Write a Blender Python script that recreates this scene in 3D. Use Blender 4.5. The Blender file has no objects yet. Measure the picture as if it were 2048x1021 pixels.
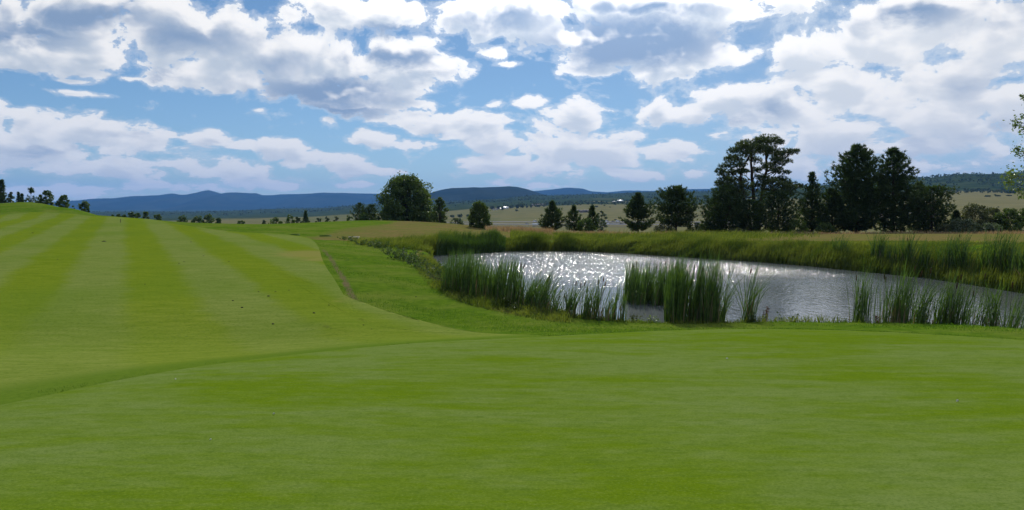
import bpy, bmesh, math, random
import numpy as np
from mathutils import Vector

R = math.radians
rng = np.random.default_rng(7)
random.seed(7)
SC = bpy.context.scene
COL = SC.collection

# ------------------------------------------------------------------ camera
F = 1607.0                      # focal length in photo pixels (photo 2048 wide)
CX, HY = 1024.0, 430.0          # principal column and horizon row of the photo
cam_d = bpy.data.cameras.new("camera")
cam_d.sensor_width = 36.0
cam_d.lens = 36.0 * F / 2048.0
cam_d.shift_y = -(510.5 - HY) / 2048.0
cam_d.clip_start = 0.1
cam_d.clip_end = 90000.0
cam = bpy.data.objects.new("camera", cam_d)
COL.objects.link(cam)
cam.location = (0, 0, 0)        # eye level is z = 0, the green under the eye lies at z = -1.65
cam.rotation_euler = (R(90), 0, 0)
SC.camera = cam

# ------------------------------------------------------------------ light
SUN_AZ, SUN_EL = R(5.5), R(32.0)     # azimuth clockwise from +Y
SUN_STRENGTH = 4.4
SKY_STRENGTH = 0.10
EXPOSURE = 0.0
sun_dir = Vector((math.sin(SUN_AZ) * math.cos(SUN_EL), math.cos(SUN_AZ) * math.cos(SUN_EL), math.sin(SUN_EL)))
sd_ = bpy.data.lights.new("sun", 'SUN')
sd_.energy = SUN_STRENGTH
sd_.angle = R(0.53)
sd_.color = (1.0, 0.95, 0.86)
sun = bpy.data.objects.new("sun", sd_)
COL.objects.link(sun)
sun.rotation_euler = (-sun_dir).to_track_quat('-Z', 'Y').to_euler()
sun.location = (0, 0, 60)

SC.view_settings.view_transform = 'Standard'
SC.view_settings.look = 'None'
SC.view_settings.exposure = EXPOSURE
SC.view_settings.gamma = 1.0
SC.view_settings.use_curve_mapping = False
SC.render.engine = 'CYCLES'
cy = SC.cycles
cy.max_bounces = 5
cy.diffuse_bounces = 2
cy.glossy_bounces = 2
cy.transmission_bounces = 3
cy.transparent_max_bounces = 6
cy.volume_bounces = 0
cy.caustics_reflective = False
cy.caustics_refractive = False
cy.use_denoising = True
try:
    cy.denoiser = 'OPENIMAGEDENOISE'
    cy.denoising_input_passes = 'RGB_ALBEDO_NORMAL'
except Exception:
    pass
cy.sample_clamp_indirect = 4.0


# ------------------------------------------------------------------ node helpers
class NT:
    def __init__(self, tree):
        self.t = tree
        self.n = tree.nodes
        self.l = tree.links

    def put(self, inp, v):
        if isinstance(v, bpy.types.NodeSocket):
            self.l.new(v, inp)
        elif v is not None:
            try:
                inp.default_value = v
            except Exception:
                if isinstance(v, (int, float)):
                    inp.default_value = (v, v, v)
                else:
                    inp.default_value = tuple(v) + (1.0,)

    def math(self, op, a, b=None, c=None, clamp=False):
        nd = self.n.new('ShaderNodeMath')
        nd.operation = op
        nd.use_clamp = clamp
        for i, v in enumerate((a, b, c)):
            if v is not None:
                self.put(nd.inputs[i], v)
        return nd.outputs[0]

    def vec(self, op, a, b=None, scale=None):
        nd = self.n.new('ShaderNodeVectorMath')
        nd.operation = op
        self.put(nd.inputs[0], a)
        if b is not None:
            self.put(nd.inputs[1], b)
        if scale is not None:
            self.put(nd.inputs['Scale'], scale)
        return nd.outputs['Value'] if op in ('LENGTH', 'DOT_PRODUCT', 'DISTANCE') else nd.outputs[0]

    def comb(self, x, y, z=0.0):
        nd = self.n.new('ShaderNodeCombineXYZ')
        for i, v in enumerate((x, y, z)):
            self.put(nd.inputs[i], v)
        return nd.outputs[0]

    def sep(self, v):
        nd = self.n.new('ShaderNodeSeparateXYZ')
        self.put(nd.inputs[0], v)
        return nd.outputs

    def noise(self, v, scale, detail=4.0, rough=0.5, lac=2.0, dist=0.0, color=False):
        nd = self.n.new('ShaderNodeTexNoise')
        self.put(nd.inputs['Vector'], v)
        self.put(nd.inputs['Scale'], scale)
        self.put(nd.inputs['Detail'], detail)
        self.put(nd.inputs['Roughness'], rough)
        self.put(nd.inputs['Lacunarity'], lac)
        self.put(nd.inputs['Distortion'], dist)
        return nd.outputs['Color'] if color else nd.outputs[0]

    def sstep(self, v, a, b, lo=0.0, hi=1.0, smooth=True):
        nd = self.n.new('ShaderNodeMapRange')
        nd.interpolation_type = 'SMOOTHSTEP' if smooth else 'LINEAR'
        nd.clamp = True
        self.put(nd.inputs[0], v)
        for i, x in zip((1, 2, 3, 4), (a, b, lo, hi)):
            self.put(nd.inputs[i], x)
        return nd.outputs[0]

    def mix(self, f, a, b, kind='MIX'):
        nd = self.n.new('ShaderNodeMix')
        nd.data_type = 'RGBA'
        nd.blend_type = kind
        nd.clamp_factor = True
        self.put(nd.inputs[0], f)
        self.put(nd.inputs[6], a if isinstance(a, bpy.types.NodeSocket) else tuple(a) + (1.0,))
        self.put(nd.inputs[7], b if isinstance(b, bpy.types.NodeSocket) else tuple(b) + (1.0,))
        return nd.outputs[2]

    def scale_col(self, c, f):
        return self.vec('SCALE', c, scale=f)

    def attr(self, name):
        nd = self.n.new('ShaderNodeAttribute')
        nd.attribute_name = name
        return nd.outputs['Fac']

    def pos(self):
        return self.n.new('ShaderNodeNewGeometry').outputs['Position']


# ------------------------------------------------------------------ sky
def build_world():
    w = bpy.data.worlds.new("World")
    SC.world = w
    w.use_nodes = True
    t = NT(w.node_tree)
    t.n.clear()
    out = t.n.new('ShaderNodeOutputWorld')
    bg = t.n.new('ShaderNodeBackground')
    bg.inputs['Strength'].default_value = SKY_STRENGTH
    t.l.new(bg.outputs[0], out.inputs['Surface'])
    sky = t.n.new('ShaderNodeTexSky')
    sky.sky_type = 'NISHITA'
    sky.sun_disc = False
    sky.sun_elevation = SUN_EL
    sky.sun_rotation = SUN_AZ
    sky.altitude = 1900
    sky.air_density = 1.0
    sky.dust_density = 0.5
    sky.ozone_density = 1.5
    d = t.n.new('ShaderNodeTexCoord').outputs['Generated']
    x, y, z = t.sep(d)
    az = t.math('ARCTAN2', x, y)
    rad = t.math('SQRT', t.math('ADD', t.math('MULTIPLY', x, x), t.math('MULTIPLY', y, y)))
    tl = t.math('DIVIDE', z, t.math('MAXIMUM', rad, 0.02))
    tl = t.math('MINIMUM', t.math('MAXIMUM', tl, 0.0), 4.0)

    def conv(px, py, rx, ry):
        a = math.atan((px - CX) / F)
        tt = (HY - py) / math.hypot(F, px - CX)
        return a, tt, rx / F * math.cos(a) ** 2, ry / F * math.cos(a)

    # where the cumulus stand: centre, half axes (in photo pixels, turned into azimuth and elevation), weight
    clouds = [
        (110, 70, 260, 95, 1.0), (330, 55, 240, 95, 1.0), (470, 110, 130, 70, 1.0), (60, 112, 130, 40, 0.9),
        (420, 155, 180, 45, 1.0), (255, 120, 130, 40, .8), (620, 135, 160, 85, 1.1), (700, 190, 150, 45, 1.1), (850, 208, 60, 16, .7),
        (720, 30, 210, 50, 1.0), (820, 100, 110, 45, .8), (800, 135, 170, 42, 1.0), (880, 140, 90, 35, .9),
        (1020, 35, 170, 60, 1.1), (1110, 40, 60, 45, .9), (1260, 80, 220, 65, 1.25), (1330, 15, 330, 45, 1.1),
        (1200, 135, 110, 22, .8), (1350, 135, 150, 32, 1.0), (1480, 110, 90, 30, .85),
        (1620, 105, 160, 45, .95), (1740, 90, 160, 70, 1.0), (1820, 30, 190, 55, 1.1), (2010, 60, 160, 110, 1.0),
        (1350, 225, 140, 32, .95), (1500, 195, 150, 45, 1.05), (1560, 225, 130, 60, 1.0), (1700, 180, 170, 70, .95),
        (1880, 200, 190, 120, .95), (2050, 220, 150, 130, .9), (1650, 270, 190, 50, .9), (1800, 290, 200, 40, .8),
        (1600, 330, 180, 32, .7), (1850, 330, 190, 25, .7),
        (120, 255, 170, 42, 1.05), (250, 280, 130, 40, 1.0), (60, 300, 170, 50, 1.0), (230, 335, 180, 30, .95), (-60, 250, 120, 60, 1.0),
        (420, 280, 80, 26, .9), (470, 290, 60, 20, .85), (560, 300, 80, 30, .95), (640, 325, 110, 30, .95), (450, 340, 160, 30, .85), (720, 345, 100, 16, .8),
        (120, 380, 220, 24, .8), (520, 365, 160, 18, .75), (330, 370, 200, 20, .65),
        (830, 245, 90, 30, 1.0), (940, 250, 100, 32, 1.05), (760, 280, 70, 26, .9), (820, 290, 70, 20, .9), (980, 285, 80, 40, .95),
        (1150, 240, 60, 45, 1.0), (1100, 290, 110, 55, 1.05), (1200, 300, 110, 50, 1.0), (1060, 330, 140, 34, .95), (960, 325, 70, 26, .8),
        (1340, 305, 90, 30, .95), (1290, 350, 80, 18, .9), (1250, 345, 60, 14, .8), (1380, 352, 50, 10, .75),
        (1060, 205, 60, 16, .75), (1000, 208, 60, 14, .6), (990, 105, 50, 24, .75), (1010, 132, 50, 10, .7),
        (165, 186, 90, 10, .75), (140, 163, 60, 10, .65), (250, 160, 60, 9, .6), (665, 242, 30, 12, .7), (520, 222, 20, 8, .5),
        (1440, 268, 50, 20, .7), (1000, 368, 40, 14, .75), (1080, 374, 50, 10, .7), (720, 372, 60, 8, .6), (1050, 250, 60, 12, .5),
    ]
    greys = [
        (150, 30, 190, 45, 1.0), (60, 68, 130, 28, .9), (380, 65, 190, 42, .8), (650, 185, 190, 34, .95), (560, 125, 90, 40, .55), (690, 215, 120, 14, .9),
        (790, 112, 130, 26, 1.0), (780, 62, 110, 14, .8), (1010, 30, 160, 42, .75), (1265, 85, 215, 52, 1.3), (1300, 8, 200, 30, 1.0),
        (1830, 18, 170, 34, .9), (1550, 215, 70, 32, .6), (1470, 240, 90, 16, .5), (1930, 175, 90, 60, .45), (1800, 300, 240, 50, .45),
        (90, 300, 100, 16, .5), (260, 270, 90, 20, .4), (330, 150, 70, 14, .5), (870, 148, 60, 10, .4), (430, 290, 60, 10, .35),
        (1980, 260, 160, 40, .4), (2000, 40, 90, 40, .5), (1720, 50, 90, 22, .4), (700, 20, 160, 20, .4),
    ]

    def field(A, T, lst):
        acc = None
        q = t.comb(A, T, 0.0)
        for (px, py, rx, ry, wt) in lst:
            a, tt, ra, rt = conv(px, py, rx, ry)
            nd = t.n.new('ShaderNodeVectorMath')
            nd.operation = 'MULTIPLY_ADD'
            t.put(nd.inputs[0], q)
            nd.inputs[1].default_value = (1 / ra, 1 / rt, 0)
            nd.inputs[2].default_value = (-a / ra, -tt / rt, 0)
            e = t.math('MULTIPLY_ADD', t.vec('LENGTH', nd.outputs[0]), -0.85 * wt, 1.15 * wt)
            acc = e if acc is None else t.math('MAXIMUM', acc, e)
        return t.sstep(acc, 0.0, 1.0)

    # outside the frame the sky goes on with the same kind of broken cumulus
    inside = t.math('MULTIPLY', t.sstep(t.math('ABSOLUTE', az), 0.70, 0.58), t.sstep(tl, 0.42, 0.29))

    def coords(A, T):
        h = t.math('MULTIPLY', t.math('LOGARITHM', t.math('ADD', T, 0.13), math.e), 0.30)
        return t.comb(A, t.math('MULTIPLY', h, 1.5), 0.37)

    def density(A, T, fine):
        p = coords(A, T)
        wv = t.noise(p, 9.0, 3.0, 0.5, color=True)
        pw = t.vec('ADD', p, t.vec('SCALE', t.vec('SUBTRACT', wv, (0.5, 0.5, 0.5)), scale=0.05))
        n1 = t.noise(pw, 19.0, 10.0 if fine else 3.0, 0.60 if fine else 0.5)
        vo = t.n.new('ShaderNodeTexVoronoi')
        vo.feature = 'F1'
        vo.normalize = True
        t.put(vo.inputs['Vector'], pw)
        vo.inputs['Scale'].default_value = 36.0
        vo.inputs['Detail'].default_value = 4.0 if fine else 0.6
        vo.inputs['Roughness'].default_value = 0.55
        # billows: rounded heads from cell distance
        nn = t.math('ADD', t.math('MULTIPLY', t.math('SUBTRACT', n1, 0.5), 2.9),
                    t.math('MULTIPLY', t.math('SUBTRACT', 0.36, vo.outputs['Distance']), 1.05))
        sh = t.vec('SCALE', t.vec('SUBTRACT', wv, (0.5, 0.5, 0.5)), scale=0.035)
        sx, sy, _ = t.sep(sh)
        E = field(t.math('ADD', A, sx), t.math('ADD', T, t.math('MULTIPLY', sy, 0.5)), clouds)
        big = t.noise(p, 4.2, 2.0, 0.5)
        Eo = t.sstep(big, 0.42, 0.66, 0.0, 1.0)
        Em = t.math('ADD', t.math('MULTIPLY', E, inside), t.math('MULTIPLY', Eo, t.math('SUBTRACT', 1.0, inside)))
        return t.math('ADD', Em, nn), n1

    D0, n1 = density(az, tl, True)
    dT = t.math('ADD', 0.006, t.math('MULTIPLY', tl, 0.055))
    D1, _ = density(t.math('ADD', az, 0.004), t.math('ADD', tl, dT), False)
    dn = t.math('SUBTRACT', n1, 0.5)
    G = field(t.math('ADD', az, t.math('MULTIPLY', dn, 0.10)), t.math('ADD', tl, t.math('MULTIPLY', dn, 0.06)), greys)
    G = t.math('MULTIPLY', G, inside)
    cov = t.math('MAXIMUM', t.sstep(D0, 0.45, 0.63), t.sstep(D0, 0.20, 0.54, 0.0, 0.36))
    # light comes from above and behind: much cloud above a point makes it grey
    g = t.math('ADD', t.math('MULTIPLY', D1, 0.65), t.math('MULTIPLY', D0, 0.12))
    shade = t.math('MULTIPLY', t.sstep(g, 0.42, 1.02), t.sstep(az, 0.10, 0.55, 1.0, 0.55))
    thick = t.sstep(D0, 0.34, 0.62)
    shade = t.math('MULTIPLY', t.math('MULTIPLY', shade, thick), t.sstep(tl, 0.03, 0.15, 0.45, 1.0))
    lit = t.mix(t.sstep(D0, 0.4, 0.85), (8.9, 9.1, 9.2), (10.2, 10.0, 9.7))
    ccol = t.mix(shade, lit, (5.7, 6.35, 7.1))
    dark = t.math('MULTIPLY', t.math('MULTIPLY', G, t.sstep(D1, 0.25, 0.85)), thick)
    ccol = t.mix(dark, ccol, (2.6, 3.6, 5.2))
    # cloud edges near the sun scatter its light forward
    cosang = t.vec('DOT_PRODUCT', d, tuple(sun_dir))
    fwd = t.math('EXPONENT', t.math('MULTIPLY', t.math('SUBTRACT', cosang, 1.0), 22.0))
    ccol = t.vec('SCALE', ccol, scale=t.math('ADD', 1.0, t.math('MULTIPLY', fwd, 1.3)))
    skyc = sky.outputs[0]
    gain = t.mix(t.sstep(tl, -0.08, 0.22), (0.62, 0.70, 0.74), (0.55, 0.70, 0.79))
    skyc = t.mix(1.0, skyc, gain, 'MULTIPLY')
    # thin veil of high cloud, thicker to the right where it nears the sun
    veil = t.math('MULTIPLY', t.sstep(az, 0.05, 0.55), t.sstep(n1, 0.30, 0.60, 0.25, 0.85))
    skyc = t.mix(veil, skyc, (6.3, 7.4, 8.6))
    col = t.mix(cov, skyc, ccol)
    # far clouds sink into the air near the horizon
    hz = t.math('MULTIPLY', t.math('EXPONENT', t.math('MULTIPLY', tl, -32.0)), 0.42)
    col = t.mix(hz, col, (6.2, 7.6, 8.4))
    t.l.new(col, bg.inputs['Color'])
    try:
        w.cycles.sampling_method = 'MANUAL'
        w.cycles.sample_map_resolution = 512
    except Exception:
        pass


build_world()


# ------------------------------------------------------------------ materials
def new_mat(name):
    m = bpy.data.materials.new(name)
    m.use_nodes = True
    t = NT(m.node_tree)
    t.n.clear()
    out = t.n.new('ShaderNodeOutputMaterial')
    return m, t, out


def principled(t, out, col, rough=0.8, spec=0.3, normal=None, metal=0.0):
    b = t.n.new('ShaderNodeBsdfPrincipled')
    t.put(b.inputs['Base Color'], col)
    t.put(b.inputs['Roughness'], rough)
    t.put(b.inputs['Specular IOR Level'], spec)
    t.put(b.inputs['Metallic'], metal)
    if normal is not None:
        t.put(b.inputs['Normal'], normal)
    t.l.new(b.outputs[0], out.inputs['Surface'])
    return b


def plain(name, col, rough=0.7, spec=0.3, var=0.25, scale=3.0, metal=0.0):
    m, t, out = new_mat(name)
    n = t.noise(t.pos(), scale, 4.0, 0.6)
    c = t.mix(t.sstep(n, 0.3, 0.7), tuple(v * (1 - var) for v in col), tuple(v * (1 + var) for v in col))
    principled(t, out, c, rough, spec, metal=metal)
    return m


def leafy(name, c0, c1, trans=0.45, scale=0.6, gloss=0.12, rough=0.45, tint=None):
    """thin leaves: reflect, shine a little and let the sun through"""
    m, t, out = new_mat(name)
    p = t.pos()
    n = t.noise(p, scale, 3.0, 0.6)
    n2 = t.noise(p, scale * 13.0, 2.0, 0.6)
    f = t.sstep(t.math('ADD', t.math('MULTIPLY', n, 0.6), t.math('MULTIPLY', n2, 0.4)), 0.36, 0.64)
    c = t.mix(f, c0, c1)
    df = t.n.new('ShaderNodeBsdfDiffuse')
    t.put(df.inputs[0], c)
    tr = t.n.new('ShaderNodeBsdfTranslucent')
    tc = t.mix(1.0, c, tint or (1.25, 1.3, 0.6), 'MULTIPLY')
    t.put(tr.inputs[0], tc)
    mx = t.n.new('ShaderNodeMixShader')
    mx.inputs[0].default_value = trans
    t.l.new(df.outputs[0], mx.inputs[1])
    t.l.new(tr.outputs[0], mx.inputs[2])
    gl = t.n.new('ShaderNodeBsdfGlossy')
    gl.inputs['Roughness'].default_value = rough
    gl.inputs[0].default_value = (0.6, 0.65, 0.6, 1)
    m2 = t.n.new('ShaderNodeMixShader')
    m2.inputs[0].default_value = gloss
    t.l.new(mx.outputs[0], m2.inputs[1])
    t.l.new(gl.outputs[0], m2.inputs[2])
    t.l.new(m2.outputs[0], out.inputs['Surface'])
    return m


M = {}


def build_materials():
    # --- ground sheet: rough grass, dry grass, far fields and woodland floor
    m, t, out = new_mat("ground_cover")
    p = t.pos()
    dry, wood, bare, field, dark = (t.attr(a) for a in ("dry", "wood", "bare", "field", "lush"))
    x, y, z = t.sep(p)
    n_a = t.noise(p, 0.25, 5.0, 0.6)
    n_b = t.noise(p, 2.2, 5.0, 0.65)
    n_c = t.noise(p, 14.0, 3.0, 0.7)
    streak = t.noise(t.vec('MULTIPLY', p, (0.5, 2.4, 1)), 1.0, 4.0, 0.65)
    lush = t.mix(t.sstep(n_b, 0.3, 0.7), (0.050, 0.105, 0.008), (0.100, 0.165, 0.014))
    lush = t.mix(t.sstep(n_a, 0.40, 0.68, 0, 0.7), lush, (0.135, 0.165, 0.030))
    lush = t.mix(t.sstep(n_c, 0.50, 0.80, 0, 0.5), lush, (0.035, 0.075, 0.008))
    tan = t.mix(t.sstep(n_b, 0.3, 0.7), (0.118, 0.098, 0.034), (0.185, 0.146, 0.060))
    tan = t.mix(t.sstep(t.math('ADD', t.math('MULTIPLY', n_a, .6), t.math('MULTIPLY', streak, .4)), 0.42, 0.60, 0.0, 0.85), tan, (0.105, 0.130, 0.026))
    dmask = t.sstep(t.math('ADD', dry, t.math('MULTIPLY', t.math('SUBTRACT', n_a, 0.5), 0.9)), 0.35, 0.65)
    near = t.mix(dmask, lush, tan)
    barec = t.mix(t.sstep(n_c, 0.3, 0.7), (0.085, 0.080, 0.036), (0.150, 0.125, 0.065))
    bmask = t.sstep(t.math('ADD', bare, t.math('MULTIPLY', t.math('SUBTRACT', n_b, 0.5), 0.9)), 0.35, 0.7)
    near = t.mix(bmask, near, barec)
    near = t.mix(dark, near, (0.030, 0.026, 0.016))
    # far fields
    f1 = t.noise(t.vec('MULTIPLY', p, (1.0, 0.45, 1.0)), 0.0032, 6.0, 0.6)
    f2 = t.noise(p, 0.02, 5.0, 0.65)
    fc = t.mix(t.sstep(f1, 0.36, 0.64), (0.128, 0.126, 0.056), (0.088, 0.106, 0.042))
    fc = t.mix(t.sstep(f2, 0.35, 0.7, 0, 0.45), fc, (0.22, 0.185, 0.10))
    fc = t.mix(dry, fc, t.mix(t.sstep(f2, 0.3, 0.7), (0.138, 0.134, 0.062), (0.180, 0.164, 0.078)))
    w1 = t.noise(t.vec('MULTIPLY', p, (1.0, 0.5, 1.0)), 0.0045, 7.0, 0.66)
    wm = t.sstep(t.math('ADD', wood, t.math('MULTIPLY', t.math('SUBTRACT', w1, 0.5), 2.2)), 0.42, 0.62)
    wc = t.mix(t.sstep(f2, 0.35, 0.65), (0.018, 0.034, 0.014), (0.050, 0.070, 0.028))
    fc = t.mix(wm, fc, wc)
    c = t.mix(field, near, fc)
    bmp = t.n.new('ShaderNodeBump')
    bmp.inputs['Strength'].default_value = 0.6
    bmp.inputs['Distance'].default_value = 0.05
    t.put(bmp.inputs['Height'], t.math('ADD', n_c, t.math('MULTIPLY', n_b, 1.5)))
    principled(t, out, c, 1.0, 0.0, bmp.outputs[0])
    M['ground'] = m

    # --- mown fairway with the light and dark bands left by the mower
    m, t, out = new_mat("fairway_turf")
    p = t.pos()
    wob = t.math('MULTIPLY', t.math('SUBTRACT', t.noise(p, 0.12, 3.0, 0.5), 0.5), 1.2)
    across = t.vec('DOT_PRODUCT', p, (0.9010, 0.4339, 0.0))     # distance across the mower's line
    across = t.math('ADD', across, wob)
    ph = t.math('SINE', t.math('MULTIPLY', across, math.pi / 2.70))
    band = t.sstep(t.math('ADD', ph, t.math('MULTIPLY', t.math('SUBTRACT', t.noise(p, 0.6, 5.0, 0.7), 0.5), 1.6)), -0.55, 0.55)
    n_a = t.noise(p, 0.10, 5.0, 0.6)
    n_b = t.noise(t.vec('MULTIPLY', p, (0.8, 2.4, 1)), 0.9, 5.0, 0.68)
    n_c = t.noise(p, 9.0, 4.0, 0.7)
    yel = t.mix(t.sstep(n_b, 0.3, 0.7), (0.092, 0.138, 0.006), (0.128, 0.168, 0.011))
    gry = t.mix(t.sstep(n_b, 0.3, 0.7), (0.108, 0.145, 0.030), (0.146, 0.178, 0.048))
    # the mower's bands fade on the worn low approach before the green
    yy = t.sep(p)[1]
    band = t.math('ADD', 0.5, t.math('MULTIPLY', t.math('SUBTRACT', band, 0.5), t.sstep(yy, 20.0, 38.0, 0.30, 0.82)))
    c = t.mix(band, gry, yel)
    c = t.mix(t.sstep(n_a, 0.40, 0.70, 0, 0.5), c, (0.080, 0.135, 0.012))
    c = t.mix(t.sstep(n_c, 0.48, 0.72, 0, 0.75), c, (0.048, 0.088, 0.008))
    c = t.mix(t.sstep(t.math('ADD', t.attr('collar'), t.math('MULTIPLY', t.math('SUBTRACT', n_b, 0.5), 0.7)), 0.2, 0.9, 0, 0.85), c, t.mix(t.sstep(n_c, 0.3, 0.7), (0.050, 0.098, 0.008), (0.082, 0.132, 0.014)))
    wear = t.attr("wear")
    c = t.mix(t.sstep(t.math('ADD', wear, t.math('MULTIPLY', t.math('SUBTRACT', n_b, 0.5), 0.8)), 0.3, 0.8, 0, 0.8), c, (0.165, 0.155, 0.045))
    c = t.vec('SCALE', c, scale=1.17)
    bmp = t.n.new('ShaderNodeBump')
    bmp.inputs['Strength'].default_value = 0.5
    bmp.inputs['Distance'].default_value = 0.03
    t.put(bmp.inputs['Height'], t.math('ADD', n_c, n_b))
    principled(t, out, c, 1.0, 0.0, bmp.outputs[0])
    M['fairway'] = m

    # --- putting green: close mown, soft patches
    m, t, out = new_mat("putting_green_turf")
    p = t.pos()
    n_a = t.noise(t.vec('MULTIPLY', p, (0.55, 1.0, 1)), 0.35, 5.0, 0.6, dist=0.6)
    n_b = t.noise(t.vec('MULTIPLY', p, (0.45, 1.3, 1)), 2.2, 5.0, 0.7)
    n_c = t.noise(p, 42.0, 4.0, 0.75)
    n_d = t.noise(t.vec('MULTIPLY', p, (0.6, 1.4, 1)), 9.0, 3.0, 0.7)
    n_e = t.noise(t.vec('MULTIPLY', p, (0.75, 1.2, 1)), 3.2, 7.0, 0.75)
    f = t.math('ADD', t.math('MULTIPLY', n_a, 0.65), t.math('MULTIPLY', n_b, 0.35))
    c = t.mix(t.sstep(f, 0.40, 0.60), (0.120, 0.166, 0.042), (0.090, 0.145, 0.005))
    c = t.mix(t.sstep(n_e, 0.42, 0.72, 0, 0.55), c, (0.072, 0.122, 0.010))
    c = t.mix(t.sstep(n_e, 0.50, 0.26, 0, 0.35), c, (0.138, 0.180, 0.042))
    c = t.mix(t.sstep(n_d, 0.48, 0.74, 0, 0.55), c, (0.060, 0.108, 0.010))
    c = t.mix(t.sstep(n_c, 0.46, 0.74, 0, 0.75), c, (0.048, 0.090, 0.008))
    c = t.mix(t.sstep(n_c, 0.48, 0.24, 0, 0.55), c, (0.180, 0.232, 0.050))
    c = t.vec('SCALE', c, scale=1.12)
    bmp = t.n.new('ShaderNodeBump')
    bmp.inputs['Strength'].default_value = 0.45
    bmp.inputs['Distance'].default_value = 0.012
    t.put(bmp.inputs['Height'], t.math('ADD', n_c, t.math('MULTIPLY', n_d, 0.7)))
    principled(t, out, c, 1.0, 0.0, bmp.outputs[0])
    M['green'] = m

    # --- pond water, wind ripples
    m, t, out = new_mat("pond_water")
    p = t.pos()
    pa = t.vec('MULTIPLY', p, (1.0, 0.42, 1.0))
    w1 = t.noise(pa, 4.4, 2.0, 0.5, dist=0.5)
    w2 = t.noise(pa, 10.0, 2.0, 0.5, dist=0.3)
    w3 = t.noise(p, 0.12, 3.0, 0.5)
    calm = t.sstep(w3, 0.30, 0.62, 0.6, 1.0)
    lee = t.attr("lee")
    h = t.math('ADD', w1, t.math('MULTIPLY', w2, 0.42))
    h = t.math('MULTIPLY', h, t.math('MULTIPLY', calm, lee))
    bmp = t.n.new('ShaderNodeBump')
    bmp.inputs['Strength'].default_value = 1.0
    bmp.inputs['Distance'].default_value = 0.108
    t.put(bmp.inputs['Height'], h)
    b = principled(t, out, (0.090, 0.104, 0.112), 0.11, 0.5, bmp.outputs[0])
    b.inputs['IOR'].default_value = 1.33
    M['water'] = m

    # --- mountains: dark forest with rock
    m, t, out = new_mat("mountain_forest")
    p = t.pos()
    n = t.noise(p, 0.0016, 8.0, 0.65)
    c = t.mix(t.sstep(n, 0.38, 0.66), (0.010, 0.020, 0.016), (0.026, 0.036, 0.026))
    principled(t, out, c, 1.0, 0.0)
    M['mountain'] = m

    M['needles'] = leafy("pine_needles", (0.022, 0.046, 0.012), (0.056, 0.090, 0.022), 0.36, 0.5, 0.07, 0.5)
    M['needles_pale'] = leafy("ponderosa_needles", (0.034, 0.058, 0.015), (0.074, 0.102, 0.028), 0.36, 0.5, 0.08, 0.5)
    M['leaf'] = leafy("cottonwood_leaves", (0.036, 0.070, 0.013), (0.092, 0.135, 0.028), 0.42, 0.35, 0.05, 0.4)
    M['leaf_bright'] = leafy("bright_leaves", (0.060, 0.105, 0.018), (0.125, 0.175, 0.034), 0.50, 0.8, 0.10, 0.4)
    M['leaf_grey'] = leafy("grey_green_leaves", (0.045, 0.070, 0.034), (0.085, 0.115, 0.058), 0.35, 0.4, 0.10, 0.5)
    M['leaf_olive'] = leafy("olive_leaves", (0.048, 0.062, 0.022), (0.095, 0.108, 0.040), 0.35, 0.4, 0.08, 0.5)
    M['milkweed'] = leafy("milkweed_leaves", (0.036, 0.070, 0.020), (0.080, 0.120, 0.044), 0.40, 3.0, 0.03, 0.5)
    M['cattail'] = leafy("cattail_blades", (0.018, 0.050, 0.006), (0.082, 0.142, 0.024), 0.42, 6.0, 0.05, 0.35)
    M['cattail_dry'] = leafy("dry_cattail_blades", (0.13, 0.085, 0.045), (0.24, 0.17, 0.09), 0.35, 2.0, 0.08, 0.5, (1.1, 1.0, 0.8))
    M['bankgrass'] = leafy("bank_grass", (0.044, 0.078, 0.008), (0.165, 0.192, 0.034), 0.44, 0.45, 0.03, 0.5)
    M['roughgrass'] = leafy("rough_grass", (0.040, 0.100, 0.004), (0.095, 0.165, 0.009), 0.50, 0.5, 0.03, 0.5)
    M['fringe'] = leafy("fringe_grass", (0.024, 0.062, 0.004), (0.058, 0.108, 0.008), 0.25, 0.8, 0.0, 0.5)  # darker than rough grass: the fringe's shaded side is put into the colour
    M['drygrass'] = leafy("dry_grass", (0.20, 0.135, 0.065), (0.36, 0.26, 0.14), 0.40, 0.7, 0.06, 0.6, (1.1, 1.0, 0.8))
    M['weed_brown'] = leafy("brown_dock_seed", (0.085, 0.035, 0.018), (0.16, 0.075, 0.04), 0.25, 6.0, 0.05, 0.6, (1.1, 0.9, 0.7))
    M['bark'] = plain("pine_bark", (0.060, 0.042, 0.032), 0.9, 0.1, 0.4, 2.0)
    M['bark_grey'] = plain("grey_bark", (0.085, 0.075, 0.062), 0.9, 0.1, 0.35, 2.0)
    M['head'] = plain("cattail_seed_head", (0.055, 0.030, 0.016), 0.9, 0.05, 0.3, 30.0)
    M['stem'] = plain("weed_stem", (0.10, 0.11, 0.05), 0.8, 0.1, 0.3, 20.0)
    M['rock'] = plain("pale_rock", (0.34, 0.31, 0.28), 0.85, 0.15, 0.3, 6.0)
    M['clod'] = plain("dark_clod", (0.030, 0.026, 0.016), 0.9, 0.1, 0.4, 30.0)
    M['white'] = plain("white_paint", (0.74, 0.74, 0.72), 0.5, 0.4, 0.06, 1.0)
    M['car_white'] = plain("white_car_paint", (0.78, 0.78, 0.78), 0.25, 0.5, 0.02, 1.0)
    M['car_dark'] = plain("dark_car_paint", (0.030, 0.032, 0.040), 0.25, 0.5, 0.02, 1.0)
    M['car_silver'] = plain("silver_car_paint", (0.42, 0.43, 0.45), 0.3, 0.5, 0.02, 1.0, 0.5)
    M['glass'] = plain("car_glass", (0.02, 0.025, 0.03), 0.08, 0.6, 0.0, 1.0)
    M['rubber'] = plain("tyre_rubber", (0.02, 0.02, 0.02), 0.9, 0.1, 0.1, 1.0)
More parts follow.
